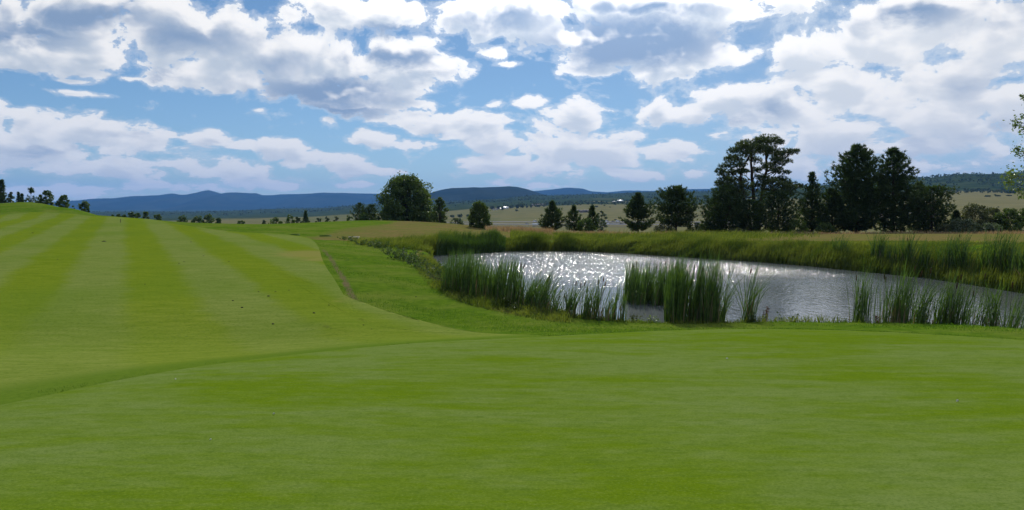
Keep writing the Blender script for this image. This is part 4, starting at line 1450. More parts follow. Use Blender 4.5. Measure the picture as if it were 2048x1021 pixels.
cattails(1994, 2044, 681, 687, 552, 105, "loose broken cattails at the right border, leaves crossing", 218, (.15, .75), .14, 1, .5)
cattails(2060, 2200, 689, 708, 575, 160, "cattails of the near bank beyond the right border", 219, (.05, .4), .14, 0, .5)

G_F = "reed clumps on the far bank of the pond"
for i, (x0, x1, b0, b1, tp, n, lab) in enumerate([
        (1664, 1688, 535, 537, 484, 120, "narrow dark reed clump first on the far bank from the middle"),
        (1744, 1772, 542, 545, 486, 140, "reed clump on the far bank left of the widest far clump"),
        (1776, 1800, 546, 549, 492, 90, "low pale reed clump between two darker ones on the far bank"),
        (1803, 1826, 549, 552, 480, 120, "tall reed clump with leaning tips on the far bank"),
        (1830, 1860, 552, 556, 492, 100, "short green reed clump on the far bank right of the leaning one"),
        (1884, 1926, 559, 564, 480, 230, "widest dark reed clump on the far bank"),
        (1930, 1950, 565, 568, 492, 70, "small brownish reed clump right of the widest far clump"),
        (1970, 2016, 571, 578, 478, 260, "tall bright reed clump on the far bank near the right border"),
        (2030, 2075, 581, 590, 494, 200, "dark reed clump on the far bank cut by the right border")]):
    cattails(x0, x1, b0, b1, tp, n, lab, 240 + i, (.06, .38), .10, 2 if i in (3, 5, 7) else 0, .8, group=G_F, width=.034)


# ------------------------------------------------------------------ grass masses
def grass_band(name, pts, n, hgt, seed, mat, lean=(.1, .6), width=.03, segs=2, az=(R(40), R(140)), clump=.0):
    """pts: function returning x,y arrays"""
    rs = np.random.default_rng(seed)
    x, y, s = pts(rs, n)
    z = H(x, y) - .02
    h = hgt * s * rs.uniform(.55, 1.25, len(x))
    v, q, t = blades(x, y, z, h, width * rs.uniform(.6, 1.3, len(x)), rs.uniform(az[0], az[1], len(x)), rs.uniform(lean[0], lean[1], len(x)), rs, segs, rs.uniform(-1.2, 1.2, len(x)))
    o = obj(name, v, [q, t], M[mat])
    tag(o, kind="stuff")
    return o


def noise2(x, y, seed, sc):
    r_ = np.random.default_rng(seed)
    out = 0
    for k in range(5):
        a = r_.uniform(0, 6.28); f = sc * 1.7 ** k
        out = out + np.sin(x * math.cos(a) * f + y * math.sin(a) * f + r_.uniform(0, 6.28)) / 1.4 ** k
    return out / 2.4


def far_bank(rs, n):
    """tall grass on the outer shore: everything more than a step from the far waterline"""
    i = rs.integers(0, 17, n * 2)
    a, b = POND[i], POND[i + 1]
    L = np.linalg.norm(POND[1:18] - POND[:17], axis=1)
    i = rs.choice(17, n * 2, p=L / L.sum())
    a, b = POND[i], POND[i + 1]
    u = rs.uniform(0, 1, n * 2)
    nrm = np.stack([-(b - a)[:, 1], (b - a)[:, 0]], 1)
    nrm /= np.linalg.norm(nrm, axis=1, keepdims=True)
    w = rs.uniform(0, 1, n * 2) ** 1.25 * 7.0 - .15
    p = a + (b - a) * u[:, None] + nrm * w[:, None]
    sdv = pond_sd(p[:, 0], p[:, 1])
    dens = noise2(p[:, 0], p[:, 1], 5, .35)
    keep = (sdv > -.2) & (p[:, 1] < 95) & (rs.uniform(-1.2, 1, n * 2) < dens + .9 - .16 * np.maximum(w - 2, 0))
    p = p[keep][:n]; sdv = sdv[keep][:n]
    s = (0.74 + .55 * noise2(p[:, 0], p[:, 1], 6, .55)) * np.interp(sdv, [0, 2.5, 4, 7], [1.0, .95, .6, .35])
    left = ss(p[:, 0], 8, -2)                  # the dark reeds at the left end stand taller
    s = s * (1 + .55 * left * (sdv < 3))
    rgt = ss(p[:, 0], 15, 21)
    s = s * (1 - rgt * .55 * ss(sdv, 1.2, 3.5)) * .92
    return p[:, 0], p[:, 1], np.clip(s, .15, 2)


grass_band("bank_grass", far_bank, 100000, 1.05, 301, 'bankgrass', (.10, .55), .036)


def dark_reeds(rs, n):
    a = np.array(pw(872, 511)); b = np.array(pw(1010, 503.5))
    u = rs.uniform(0, 1, n)
    p = a + (b - a) * u[:, None] + np.stack([np.zeros(n), rs.uniform(-.3, 2.4, n)], 1)
    s = .85 + .25 * noise2(p[:, 0], p[:, 1], 8, .8) - .45 * ss(u, .78, 1)
    return p[:, 0], p[:, 1], s


grass_band("bank_reeds", dark_reeds, 9000, 1.85, 302, 'cattail', (.03, .22), .05)


def left_bank(rs, n):
    # tall green grass behind the leafy weeds on the left shore
    a = np.array(hit(700, 486)); m = np.array(pw(840, 516)); b = np.array(pw(872, 512))
    u = rs.uniform(0, 1, n)[:, None]
    p = (1 - u) ** 2 * a + 2 * u * (1 - u) * m + u ** 2 * b
    p = p + np.stack([rs.uniform(-.5, 5.5, n), rs.uniform(-1.5, 7, n)], 1)
    sdv = pond_sd(p[:, 0], p[:, 1])
    k = sdv > .1
    p = p[k]
    s = .8 + .3 * noise2(p[:, 0], p[:, 1], 9, .6)
    return p[:, 0], p[:, 1], np.clip(s, .3, 2) * np.interp(u[k, 0], [0, .25, 1], [.45, .85, 1.1])


grass_band("shore_grass", left_bank, 9000, 1.0, 303, 'bankgrass', (.08, .5), .045)


def near_rough(rs, n):
    # short rough grass between fairway and pond, plus the lip in front of the near shore
    xs = rs.uniform(-22, 24, n * 4); ys = rs.uniform(17, 74, n * 4)
    sdv = pond_sd(xs, ys)
    inside_f = in_poly(xs, ys, fw_out) | in_poly(xs, ys, gr_out)
    keep = (sdv > .15) & (~inside_f) & (ys < 74) & (sdv < 24) & (rs.uniform(0, 1, n * 4) < np.clip((26 / ys) ** 1.0, .2, 1))
    keep &= ~((xs > 4) & (ys > 32))
    keep &= ~((xs > -9) & (ys > 60))
    xs, ys, sdv = xs[keep][:n], ys[keep][:n], sdv[keep][:n]
    s = .75 + .5 * noise2(xs, ys, 11, .9) + 1.1 * np.exp(-(sdv / .5) ** 2)
    return xs, ys, np.clip(s, .2, 3)


def in_poly(x, y, poly):
    ins = np.zeros(len(x), bool)
    n = len(poly)
    for i in range(n):
        a, b = poly[i], poly[(i + 1) % n]
        ins ^= ((a[1] > y) != (b[1] > y)) & (x < (b[0] - a[0]) * (y - a[1]) / (b[1] - a[1] + 1e-12) + a[0])
    return ins


grass_band("rough_grass", near_rough, 90000, .085, 304, 'roughgrass', (.2, 1.0), .018, 2, (0, 6.28))


def fringe(rs, n):
    """longer grass along the cut edge of the green"""
    i = rs.integers(0, len(gr_out), n)
    a, b = gr_out[i], gr_out[(i + 1) % len(gr_out)]
    p = a + (b - a) * rs.uniform(0, 1, n)[:, None]
    dv = b - a
    nr = np.stack([-dv[:, 1], dv[:, 0]], 1); nr /= np.linalg.norm(nr, axis=1, keepdims=True)
    c = gr_out.mean(0)
    nr *= np.sign(((p - c) * nr).sum(1))[:, None]
    p = p + nr * (rs.uniform(0, 1, n) ** 1.6 * .45 + .01)[:, None]
    k = p[:, 1] > 3
    return p[k, 0], p[k, 1], .8 + .4 * noise2(p[k, 0], p[k, 1], 21, 1.1)


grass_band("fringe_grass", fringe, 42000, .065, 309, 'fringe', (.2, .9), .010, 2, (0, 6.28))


def left_rim(rs, n):
    i = rs.integers(24, len(POND) - 1, n)
    a, b = POND[i], POND[(i + 1) % len(POND)]
    p = a + (b - a) * rs.uniform(0, 1, n)[:, None]
    c = POND.mean(0)
    dv = p - c; dv /= np.linalg.norm(dv, axis=1, keepdims=True)
    p = p + dv * (rs.uniform(0, 1, n) ** 1.4 * 2.0)[:, None]
    k = (p[:, 0] < 2)
    p = p[k]
    return p[:, 0], p[:, 1], np.clip(.7 + .7 * noise2(p[:, 0], p[:, 1], 22, 1.0), .15, 2)


grass_band("shore_tussocks", left_rim, 9000, .36, 310, 'bankgrass', (.1, .8), .03, 2, (0, 6.28))


def shore_weeds(rs, n):
    i = rs.integers(18, len(POND) - 1, n)
    a, b = POND[i], POND[(i + 1) % len(POND)]
    u = rs.uniform(0, 1, n)[:, None]
    p = a + (b - a) * u
    c = POND.mean(0)
    dv = p - c; dv /= np.linalg.norm(dv, axis=1, keepdims=True)
    p = p + dv * rs.uniform(-.15, .7, n)[:, None]
    s = np.clip(.6 + .6 * noise2(p[:, 0], p[:, 1], 12, 1.3), .15, 2)
    k = p[:, 0] < 22
    return p[k, 0], p[k, 1], s[k]


grass_band("shore_weeds", shore_weeds, 6000, .38, 305, 'bankgrass', (.1, .8), .022, 3, (0, 6.28))


def dry_weeds(rs, n):
    u = rs.uniform(0, 1, n)
    px = 972 + u * 135
    py = 452 + u * 22 + rs.normal(0, 2.6, n)
    dd = np.interp(u, [0, 1], [128, 104]) + rs.normal(0, 4, n)
    x = (px - CX) / F * dd
    s = np.clip(.8 + .5 * noise2(x, dd, 14, .5), .2, 2)
    return x, dd, s


grass_band("dry_weeds", dry_weeds, 5000, .85, 306, 'drygrass', (.1, .8), .07, 2, (0, 6.28))


def tree_foot(rs, n):
    px = rs.uniform(1040, 2090, n)
    dd = np.interp(px, [1040, 1300, 1700, 2090], [114, 108, 103, 99]) + rs.normal(0, 2.2, n)
    x = (px - CX) / F * dd
    return x, dd, np.clip(.7 + .6 * noise2(x, dd, 15, .4), .1, 2)


grass_band("meadow_grass", tree_foot, 9000, .55, 307, 'drygrass', (.1, .7), .05, 2, (0, 6.28))


def green_tall(rs, n):
    px = rs.uniform(1020, 1640, n)
    dd = np.interp(px, [1020, 1300, 1640], [99, 92, 84]) + rs.normal(0, 5, n)
    x = (px - CX) / F * dd
    k = (pond_sd(x, dd) > 5) & (rs.uniform(0, 1, n) < 1.05 - ss(px, 1330, 1640))
    return x[k], dd[k], np.clip(.75 + .7 * noise2(x, dd, 16, .35), .1, 2)[k]


grass_band("tall_meadow_grass", green_tall, 16000, .75, 308, 'bankgrass', (.1, .6), .05, 2)


# ------------------------------------------------------------------ leafy weeds
def weed(name, px, py, hpx, label, seed, mat='milkweed', cat="plant", group=None, nst=6, leafsize=.12, spread=.35, d=None):
    rs = np.random.default_rng(seed)
    x, y = hit(px, py) if d is None else ((px - CX) / F * d, d)
    z = max(h1(x, y), ZW - .1)
    hh = hpx / F * y
    root = empty(name, (x, y, z))
    tag(root, label, cat, group)
    sb = MB(); C = []
    for i in range(nst):
        az = rs.uniform(0, 6.28); r_ = rs.uniform(0, spread)
        h_ = hh * rs.uniform(.6, 1.0)
        b0 = np.array([math.sin(az) * r_ * .5, math.cos(az) * r_ * .5, -.03])
        e = np.array([math.sin(az) * r_ * 1.4 + .06, math.cos(az) * r_ * 1.4, h_])
        sb.tube([b0, (b0 + e) / 2 + [0, 0, .05], e], [.009, .008, .004], 4, False)
        nl = max(6, int(h_ / (leafsize * .30)))
        s = rs.uniform(.12, 1, nl)
        c = b0 + (e - b0) * s[:, None]
        c[:, :2] += rs.normal(0, leafsize * .55, (nl, 2))
        C.append(c)
    v, q = leaves(np.concatenate(C), leafsize, rs, .9)
    sb.build("stem", M['stem'], root)["kind"] = "stuff"
    o = obj("foliage", v, q, M[mat], root)
    return root


G_W = "leafy weeds along the left shore"
for i, (px, py, hp, lab, ls) in enumerate([
        (690, 480, 8, "first low weed by the white board on the left shore", .16), (706, 483, 8, "low weed right behind the white board", .16), (724, 490, 12, "thin weed beside the bare patch near the white board", .15),
        (748, 494, 14, "pale leafed weed between the thin one and the tall grass", .16), (758, 497, 16, "bushy pale weed where the dry rim begins", .16), (776, 508, 14, "twiggy weed on the dry rim of the left shore", .10),
        (792, 518, 26, "large pale milkweed, uppermost of the big ones on the left shore", .17), (806, 522, 28, "tallest pale milkweed on the left shore", .17), (820, 528, 24, "pale milkweed right of the tallest one", .16),
        (836, 534, 26, "milkweed with whitish leaves halfway down the left shore", .15), (852, 541, 20, "spreading weed below the whitish milkweed", .13), (866, 548, 22, "weed with white flecked leaves close to the cattails", .13),
        (878, 556, 20, "low weed under the first cattails on the left shore", .12), (890, 566, 18, "grassy weed at the corner of the left cattails", .11)]):
    weed("milkweed_plant", px, py, hp, lab, 400 + i, 'milkweed', "plant", G_W, 14, ls * .85, .9)
G_N = "small weeds at the foot of the cattails"
for i, (px, py, hp, lab, mt) in enumerate([
        (905, 586, 16, "brownish weed left of the pinkish rock", 'leaf_olive'), (930, 592, 14, "small weed right of the pinkish rock", 'leaf_olive'), (960, 600, 14, "green weed under the left cattail stand", 'leaf'),
        (978, 607, 14, "round leafed weed at the shore bend", 'leaf'), (1012, 618, 26, "dark bushy weed in front of the cattails", 'leaf'), (1028, 624, 18, "dark low weed right of the bushy one", 'leaf'),
        (1072, 634, 10, "small weed below the bent cattails", 'leaf'), (1122, 640, 10, "low weed in the gap between clumps", 'leaf'), (1198, 645, 10, "tiny weed below the swept cattail clumps", 'leaf'),
        (1268, 646, 16, "leafy weed on the shore in front of the reed island", 'leaf_olive'), (1296, 647, 18, "taller leafy weed in front of the reed island", 'leaf_bright'),
        (1490, 655, 24, "pale leafy weed under the open fan of cattails", 'milkweed'), (1506, 656, 22, "pale weed right of the open fan", 'milkweed'), (1548, 656, 14, "low weed beside the rusty dock", 'leaf'),
        (1576, 657, 30, "upright thistle like weed right of the rusty dock", 'milkweed'), (1588, 658, 20, "shorter weed beside the upright one", 'milkweed'), (1604, 659, 12, "low weed trailing off to the right", 'leaf'),
        (1650, 662, 10, "tuft of low weed near the bright sprig", 'leaf'), (1690, 665, 20, "bright yellow green sprig on the near shore", 'leaf_bright'), (1855, 672, 20, "leafy weed between two right cattail clumps", 'leaf'),
        (1870, 676, 16, "low weed at the foot of the fanning clump", 'leaf')]):
    x_, y_ = pw(px, py)
    weed("shore_weed", px, py, hp, lab, 440 + i, mt, "plant", G_N, 6, .07, .28, d=y_ - .15)
weed("island_bush", 1300, 606, 32, "yellow green leafy bush at the foot of the reed island", 470, 'leaf_bright', "bush", None, 14, .10, .7, d=pw(1300, 607)[1])
# rusty dock seed spikes


def dock(px, py, hpx, label, seed):
    rs = np.random.default_rng(seed)
    x, y = pw(px, py)
    y -= .1
    z = max(h1(x, y), ZW - .1)
    hh = hpx / F * y
    root = empty("dock_plant", (x, y, z))
    tag(root, label, "plant", "rusty dock plants on the near shore")
    b = MB(); C = []
    for i in range(4):
        e = np.array([rs.uniform(-.05, .22) * hh, rs.normal(0, .05), hh * rs.uniform(.7, 1)])
        b.tube([(0, 0, 0), e * .5 + [-.02, 0, .02], e], [.008, .007, .004], 4, False)
        s = rs.uniform(.35, 1, 60)
        C.append(e * s[:, None] + rs.normal(0, .022, (60, 3)))
    b.build("stem", M['weed_brown'], root)["kind"] = "stuff"
    v, q = leaves(np.concatenate(C), .035, rs, 0)
    obj("seed_spike", v, q, M['weed_brown'], root)["kind"] = "stuff"


dock(1528, 655, 46, "rusty brown dock spike standing before open water", 480)
dock(1750, 668, 38, "rusty brown dock spike left of the brown footed cattails", 481)
dock(1858, 672, 40, "dark dock spike between two right cattail clumps", 482)

# ------------------------------------------------------------------ far land: trees, road, buildings, cars
def far_blobs(name, xs, ys, hts, seed, mat, k=12):
    rs = np.random.default_rng(seed)
    z = H(xs, ys)
    n = len(xs)
    q = rs.normal(0, 1, (n, k, 3)); q /= np.linalg.norm(q, axis=2, keepdims=True)
    c = np.stack([xs, ys, z + hts * .5], 1)[:, None, :] + q * (hts[:, None, None] * np.array([.48, .48, .42]) * rs.uniform(.3, 1, (n, k, 1)))
    v, f = leaves(c.reshape(-1, 3), np.repeat(hts * .62, k), rs, .2)
    o = obj(name, v, f, M[mat])
    tag(o, kind="stuff")


def far_wood():
    rs = np.random.default_rng(90)
    X, Y, Hh = [], [], []
    n = 26000
    px = rs.uniform(-150, 2200, n); d = np.exp(rs.uniform(np.log(900), np.log(5600), n))
    x = (px - CX) / F * d
    nv = noise2(x, d * .6, 17, .006)
    want = np.where(px > 1600, np.where(d > 1750, .95, .0), np.where(px > 900, ss(d, 1950, 2400) * .85, np.where(px > 760, ss(d, 1700, 3000) * .8, ss(d, 3600, 4300) * .9)))
    k = (rs.uniform(0, 1, n) < want * .75) & (nv > -.05 - .5 * (d > 3800) - .6 * (px > 1600)) & (d < 5400)
    far_blobs("far_woodland", x[k], d[k], rs.uniform(4, 9, k.sum()), 91, 'far_tree', 8)


far_wood()


def low_tree(name, px, d, top_px, hw_px, label, group, seed, mat='far_tree', kk=60):
    rs = np.random.default_rng(seed)
    g = at(px, d)
    h = top_px / F * d; w = hw_px / F * d
    q = rs.normal(0, 1, (kk, 3)); q /= np.linalg.norm(q, axis=1, keepdims=True)
    c = q * rs.uniform(.2, .85, (kk, 1)) * [w, w, h * .48] + [0, 0, h * .5]
    v, f = leaves(c, max(w, h) * .42, rs, .2)
    o = obj(name, v, f, M[mat], None, False, g)
    tag(o, label, "tree", group)


G_FT = "small trees dotted over the far fields"
for i, (px, d, tpx, hw, lab) in enumerate([
        (1033, 1800, 5, 4, "single dark tree on the tan field below the white barn"), (1209, 2050, 3, 3, "dark dot of a tree left on the far tan slope"), (1220, 1900, 2.5, 2, "second small dark tree on the far tan slope"),
        (1193, 1950, 3, 5, "low dark thicket above the purple roofs"), (1231, 1180, 2.5, 4, "dark bush beside the highway left of the loose pine"), (1300, 1900, 5, 2.5, "small tree on the slope right of the loose pine"),
        (1312, 1900, 4, 3, "second small tree on the slope right of the loose pine"), (1390, 1850, 4, 1.5, "thin tree on the slope left of the ponderosa"), (1408, 1900, 5, 2.5, "tree nearest the ponderosa on the far slope"),
        (1182, 1500, 3.5, 4, "bush at the right end of the purple roofs"), (1907, 1950, 3, 10, "dark thicket at the top of the right tan hillside"), (1975, 1500, 2.5, 8, "flat dark bush on the right tan hillside, left of two"),
        (1996, 1500, 2.5, 7, "flat dark bush on the right tan hillside, right of two"), (1990, 1580, 2.5, 3, "tiny bush above the two flat ones on the hillside"), (2018, 1500, 2, 7, "flat bush beside the near cottonwood leaves"),
        (1900, 1200, 2, 6, "small dark bush low on the right tan hillside"), (1997, 1050, 2, 3, "tiny dark bush lowest on the right tan hillside"), (2020, 1720, 7, 14, "large dark thicket behind the near cottonwood leaves"),
        (1450, 1900, 4, 8, "thicket showing left of the ponderosa on the far slope")]):
    low_tree("far_tree", px, d, tpx, hw, lab, G_FT, 500 + i)
G_RT = "trees around the white barn"
for i, (px, d, tpx, hw, lab) in enumerate([
        (985, 2000, 9, 6, "left tree of the row left of the white barn"), (997, 2050, 8, 5, "tree just left of the white barn"), (1005, 1950, 6, 3.5, "dark tree in front of the white barn"), (1022, 2050, 7, 5, "tree just right of the white barn"),
        (1034, 2050, 9, 5, "tall tree right of the white barn"), (1045, 2050, 7, 4, "tree in the row right of the white barn"), (1054, 2050, 5, 3, "small tree near the end of the barn row"), (1062, 2050, 5, 3, "last small tree of the barn row"),
        (1075, 2100, 5, 5, "thicket beyond the end of the barn row"), (905, 1500, 7, 6, "round tree left of the lone green bush, first"), (920, 1500, 8, 7, "dark round tree left of the lone green bush, second"), (936, 1500, 6, 5, "small tree touching the lone green bush")]):
    low_tree("far_tree", px, d, tpx, hw, lab, G_RT, 540 + i)


# highway
def ribbon(name, px0, px1, fd, width, lift, mat, step=12, thick=0.0, cat=None, label=None):
    pxs = np.arange(px0, px1 + 1, step, dtype=float)
    dd = np.array([fd(p) for p in pxs])
    V = []
    for off in (-width / 2, width / 2):
        d = dd + off
        x = (pxs - CX) / F * dd
        V.append(np.stack([x, d, H(x, d) + lift], 1))
    n = len(pxs)
    if thick == 0:
        v = np.concatenate(V)
        q = np.array([(i, i + 1, n + i + 1, n + i) for i in range(n - 1)])
    else:
        up = [a + [0, 0, thick] for a in V]
        v = np.concatenate(V + up)
        q = []
        for i in range(n - 1):
            q += [(2 * n + i, 2 * n + i + 1, 3 * n + i + 1, 3 * n + i), (i, i + 1, 2 * n + i + 1, 2 * n + i), (n + i, n + i + 1, 3 * n + i + 1, 3 * n + i)]
        q += [(0, n, 3 * n, 2 * n), (n - 1, 2 * n - 1, 4 * n - 1, 3 * n - 1)]
        q = np.array(q)
    o = obj(name, v, q, M[mat])
    if cat:
        tag(o, label, cat)
    else:
        tag(o, kind="structure")
    return o


road_far = lambda p: np.interp(p, [860, 1100, 1300, 1900], [1115, 1110, 1110, 1010])
road_near = lambda p: np.interp(p, [860, 1100, 1300, 1900], [1045, 1040, 1040, 940])
ribbon("highway", 860, 1900, road_far, 26, .35, 'asphalt')
ribbon("highway", 860, 1900, road_near, 26, .35, 'asphalt')
ribbon("service_road", 860, 1900, lambda p: road_near(p) - 60, 10, .35, 'asphalt')
ribbon("concrete_barrier", 1194, 1256, lambda p: road_near(p) + 17, .8, .2, 'concrete', 4, 1.3, "barrier", "upper pale concrete barrier along the highway")
ribbon("concrete_barrier", 1198, 1252, lambda p: road_near(p) - 17, .8, .2, 'concrete', 4, 1.5, "barrier", "lower pale concrete barrier along the highway")
ribbon("concrete_barrier", 990, 1092, lambda p: road_near(p) - 17, .8, .2, 'concrete', 6, .9, "barrier", "pale concrete barrier along the highway left of the small conical pine")
ribbon("concrete_barrier", 1194, 1215, lambda p: road_far(p) + 17, .8, .2, 'concrete', 3, .9, "barrier", "short pale barrier at the far lane of the highway")


def vehicle(name, cat, px, d, L, W, Ht, paint, label, kind="car"):
    g = at(px, d)
    root = empty(name, (g[0], g[1], g[2] + .36))
    tag(root, label, cat, "vehicles on the highway")
    b = MB()
    if kind == "car":
        b.prism([(-L / 2, .3), (-L / 2, .75), (-L * .42, .85), (L * .25, .88), (L * .46, .74), (L / 2, .6), (L / 2, .3)], -W / 2, W / 2)
        b.build("body", M[paint], root)
        c = MB(); c.prism([(-L * .38, .85), (-L * .28, Ht), (L * .06, Ht), (L * .22, .87)], -W * .43, W * .43); c.build("cabin", M['glass'], root)
        c = MB(); c.prism([(-L * .28, Ht), (-L * .26, Ht + .05), (L * .04, Ht + .05), (L * .06, Ht)], -W * .43, W * .43); c.build("roof", M[paint], root)
        wx = (-L * .3, L * .3)
    elif kind == "van":
        b.prism([(-L / 2, .35), (-L / 2, Ht), (L * .30, Ht), (L * .42, 1.2), (L / 2, 1.05), (L / 2, .35)], -W / 2, W / 2)
        b.build("body", M[paint], root)
        c = MB(); c.prism([(L * .305, Ht - .15), (L * .315, Ht - .13), (L * .425, 1.25), (L * .41, 1.23)], -W * .45, W * .45); c.build("windscreen", M['glass'], root)
        wx = (-L * .32, L * .32)
    else:
        b.box(-L / 2, L / 2 - 3.2, -W / 2, W / 2, 1.1, Ht); b.build("trailer", M[paint], root)
        c = MB(); c.prism([(L / 2 - 2.9, .6), (L / 2 - 2.9, 3.2), (L / 2 - 1.2, 3.3), (L / 2 - .6, 1.9), (L / 2, 1.7), (L / 2, .6)], -W / 2, W / 2); c.build("cab", M['car_dark'], root)
        wx = (-L * .42, -L * .34, L * .27, L * .42)
    for x in wx:
        for s in (-1, 1):
            w = MB(); w.tube([(x, s * (W / 2 - .22), .34), (x, s * (W / 2 + .01), .34)], .34, 10); w.build("wheel", M['rubber'], root)
    return root


for (px, d, L, W, Ht, paint, lab, kind, nm, ct) in [
    (1054, 1047, 4.7, 1.9, 1.45, 'car_silver', "silver car on the highway left of the small conical pine", "car", "car", "car"),
    (1070, 1108, 5.6, 2.1, 2.3, 'car_white', "white van on the far lane left of the small conical pine", "van", "van", "van"),
    (1076, 980, 14, 2.6, 4.0, 'car_white', "white lorry partly behind the small conical pine", "lorry", "lorry", "lorry"),
    (1213, 1110, 6.0, 2.1, 2.5, 'car_white', "white van on the far lane behind the pale barrier", "van", "van", "van"),
    (1217, 1040, 5.4, 2.1, 2.3, 'car_white', "white van on the near lane between the two long barriers", "van", "van", "van"),
    (1236, 1108, 5.6, 2.1, 2.4, 'car_white', "white van on the far lane left of the loose pine", "van", "van", "van"),
    (1242, 1041, 4.6, 1.9, 1.45, 'car_dark', "dark car on the near lane left of the loose pine", "car", "car", "car"),
    (1226, 1112, 4.6, 1.9, 1.45, 'car_dark', "dark car on the far lane between two white vans", "car", "car", "car"),
    (1396, 1040, 5.6, 2.1, 2.4, 'car_white', "white van on the highway right of the gappy pine", "van", "van", "van"),
    (1380, 1105, 4.6, 1.9, 1.45, 'car_silver', "silver car on the highway behind the gappy pine", "car", "car", "car"),
]:
    vehicle(nm, ct, px, d, L, W, Ht, paint, lab, kind)


def house(name, cat, px, d, wpx, hpx, label, wall, roof, dep=10, ridge=.35, nwin=3, rz=0.0, group=None):
    g = at(px, d)
    w = wpx / F * d; h = hpx / F * d
    root = empty(name, g, rz)
    tag(root, label, cat, group)
    b = MB(); b.box(-w / 2, w / 2, -dep / 2, dep / 2, -2, h * (1 - ridge)); b.build("wall", M[wall], root)
    e = .5
    z0, z1 = h * (1 - ridge) + .01, h
    r = MB(); r.prism([(-dep / 2 - e, z0), (0, z1), (dep / 2 + e, z0), (dep / 2 + e, z0 + .25), (0, z1 + .3), (-dep / 2 - e, z0 + .25)], -w / 2 - e, w / 2 + e)
    ro = r.build("roof", M[roof], root); ro.rotation_euler = (0, 0, R(90))
    hh = h * (1 - ridge)
    for i in range(nwin):
        x = -w / 2 + w * (i + .5) / nwin
        m = MB(); m.box(x - w / nwin * .2, x + w / nwin * .2, -dep / 2 - .06, -dep / 2 + .02, hh * .35, hh * .8); m.build("window", M['window'], root)
    dr = MB(); dr.box(w * .5 - w * .12, w * .5 - w * .05, -dep / 2 - .07, -dep / 2 + .02, 0, hh * .7); dr.build("door", M['roof_dark'], root)


house("barn", "barn", 1012, 2060, 10, 4.5, "long white barn among trees left of the small conical pine", 'white', 'roof_metal', 14, .55)
house("shed", "shed", 1002, 2040, 4, 2.5, "small white shed at the left end of the white barn", 'white', 'roof_metal', 8, .5, 1)
house("house", "house", 988, 1990, 4, 3, "left one of two tiny pale houses left of the barn", 'white', 'roof_dark', 9, .4, 2)
house("house", "house", 994, 1985, 4, 3, "right one of two tiny pale houses left of the barn", 'white', 'roof_dark', 9, .4, 2)
house("warehouse", "building", 1240, 2600, 11, 4.5, "low building with a bright white roof on the wooded far slope", 'wall_tan', 'roof_metal', 26, .5, 4)
house("shed", "shed", 1229, 2580, 8, 2.5, "grey shed left of the building with the bright white roof", 'wall_tan', 'roof_metal', 14, .4, 2)
for i, (px, d, lab) in enumerate([(1163, 1610, "left house of the row with purple brown roofs on the tan field"), (1170, 1620, "second house from the left in the purple brown row"), (1176, 1615, "third house from the left in the purple brown row"), (1156, 1640, "set back house at the left end of the purple brown row")]):
    house("house", "house", px, d, 6.5, 5, lab, 'wall_tan', 'roof_dark', 10, .5, 3, group="houses with purple brown roofs")
for i, (px, d, lab) in enumerate([(1078, 2250, "left house of the brown roofed row behind the barn trees"), (1088, 2260, "right house of the brown roofed row behind the barn trees"), (1068, 2250, "house half hidden in the barn tree row")]):
    house("house", "house", px, d, 8, 4, lab, 'wall_tan', 'roof_dark', 12, .5, 3, group="brown roofed houses behind the barn trees")
house("shed", "shed", 1921, 400, 10, 3.5, "low white roofed shed glimpsed left of the domed olive bush", 'white', 'roof_metal', 5, .4, 2)
house("house", "house", 1998, 330, 12, 8, "white gabled house glimpsed above the olive bushes", 'white', 'roof_dark', 7, .45, 2)

# ------------------------------------------------------------------ small things on the grass
def clod(px, py, size, label, seed):
    rs = np.random.default_rng(seed)
    x, y = hit(px, py)
    b = bmesh.new()
    bmesh.ops.create_icosphere(b, subdivisions=2, radius=1)
    v = np.array([w.co[:] for w in b.verts]); f = np.array([[w.index for w in q.verts] for q in b.faces]); b.free()
    s = size / F * y * .5
    v = v * (1 + .22 * np.sin(v[:, [1, 2, 0]] * 4 + rs.uniform(0, 6, 3))) * [s, s * .8, s * .55]
    o = obj("dirt_clod", v, f, M['clod'], None, True, (x, y, h1(x, y) + .03 + s * .4))
    tag(o, label, "clod", "dark clods scattered on the fairway")


for i, (px, py, s, lab) in enumerate([
        (65, 468, 5, "dark clod high up on the left pale band of the fairway"), (115, 521, 4, "dark clod on the left bright band of the fairway"), (290, 571, 4, "dark clod in the middle of the bright band by the straight edge"),
        (382, 486, 4, "small dark clod far up the right pale band"), (358, 529, 4, "left clod of a close pair on the pale band"), (368, 526, 4, "right clod of a close pair on the pale band"),
        (407, 514, 4, "dark clod upper right of the close pair"), (458, 525, 4, "dark clod far right on the bright band level with the close pair"), (441, 562, 3, "lone dark clod under the far right one"),
        (466, 604, 5, "upper left clod of the dark four on the pale band"), (484, 618, 6, "lower left clod of the dark four"), (517, 586, 4, "first clod of the upper row of three"), (551, 586, 4, "middle clod of the upper row of three"),
        (578, 583, 4, "right clod of the upper row of three"), (537, 595, 6, "big clod just below the upper row of three"), (546, 651, 6, "big dark clod low on the fairway nearest the green"), (628, 629, 6, "big clod on the bright turf left of the bare strip"),
        (658, 613, 4, "small clod close to the bare strip"), (727, 653, 4, "small clod at the lower end of the bare strip"), (743, 661, 3, "tiny clod under the end of the bare strip"), (832, 596, 4, "dark clod on the rough left of the left cattails"), (735, 590, 3, "tiny clod on the rough right of the bare strip")]):
    clod(px, py, s * .82, lab, 600 + i)


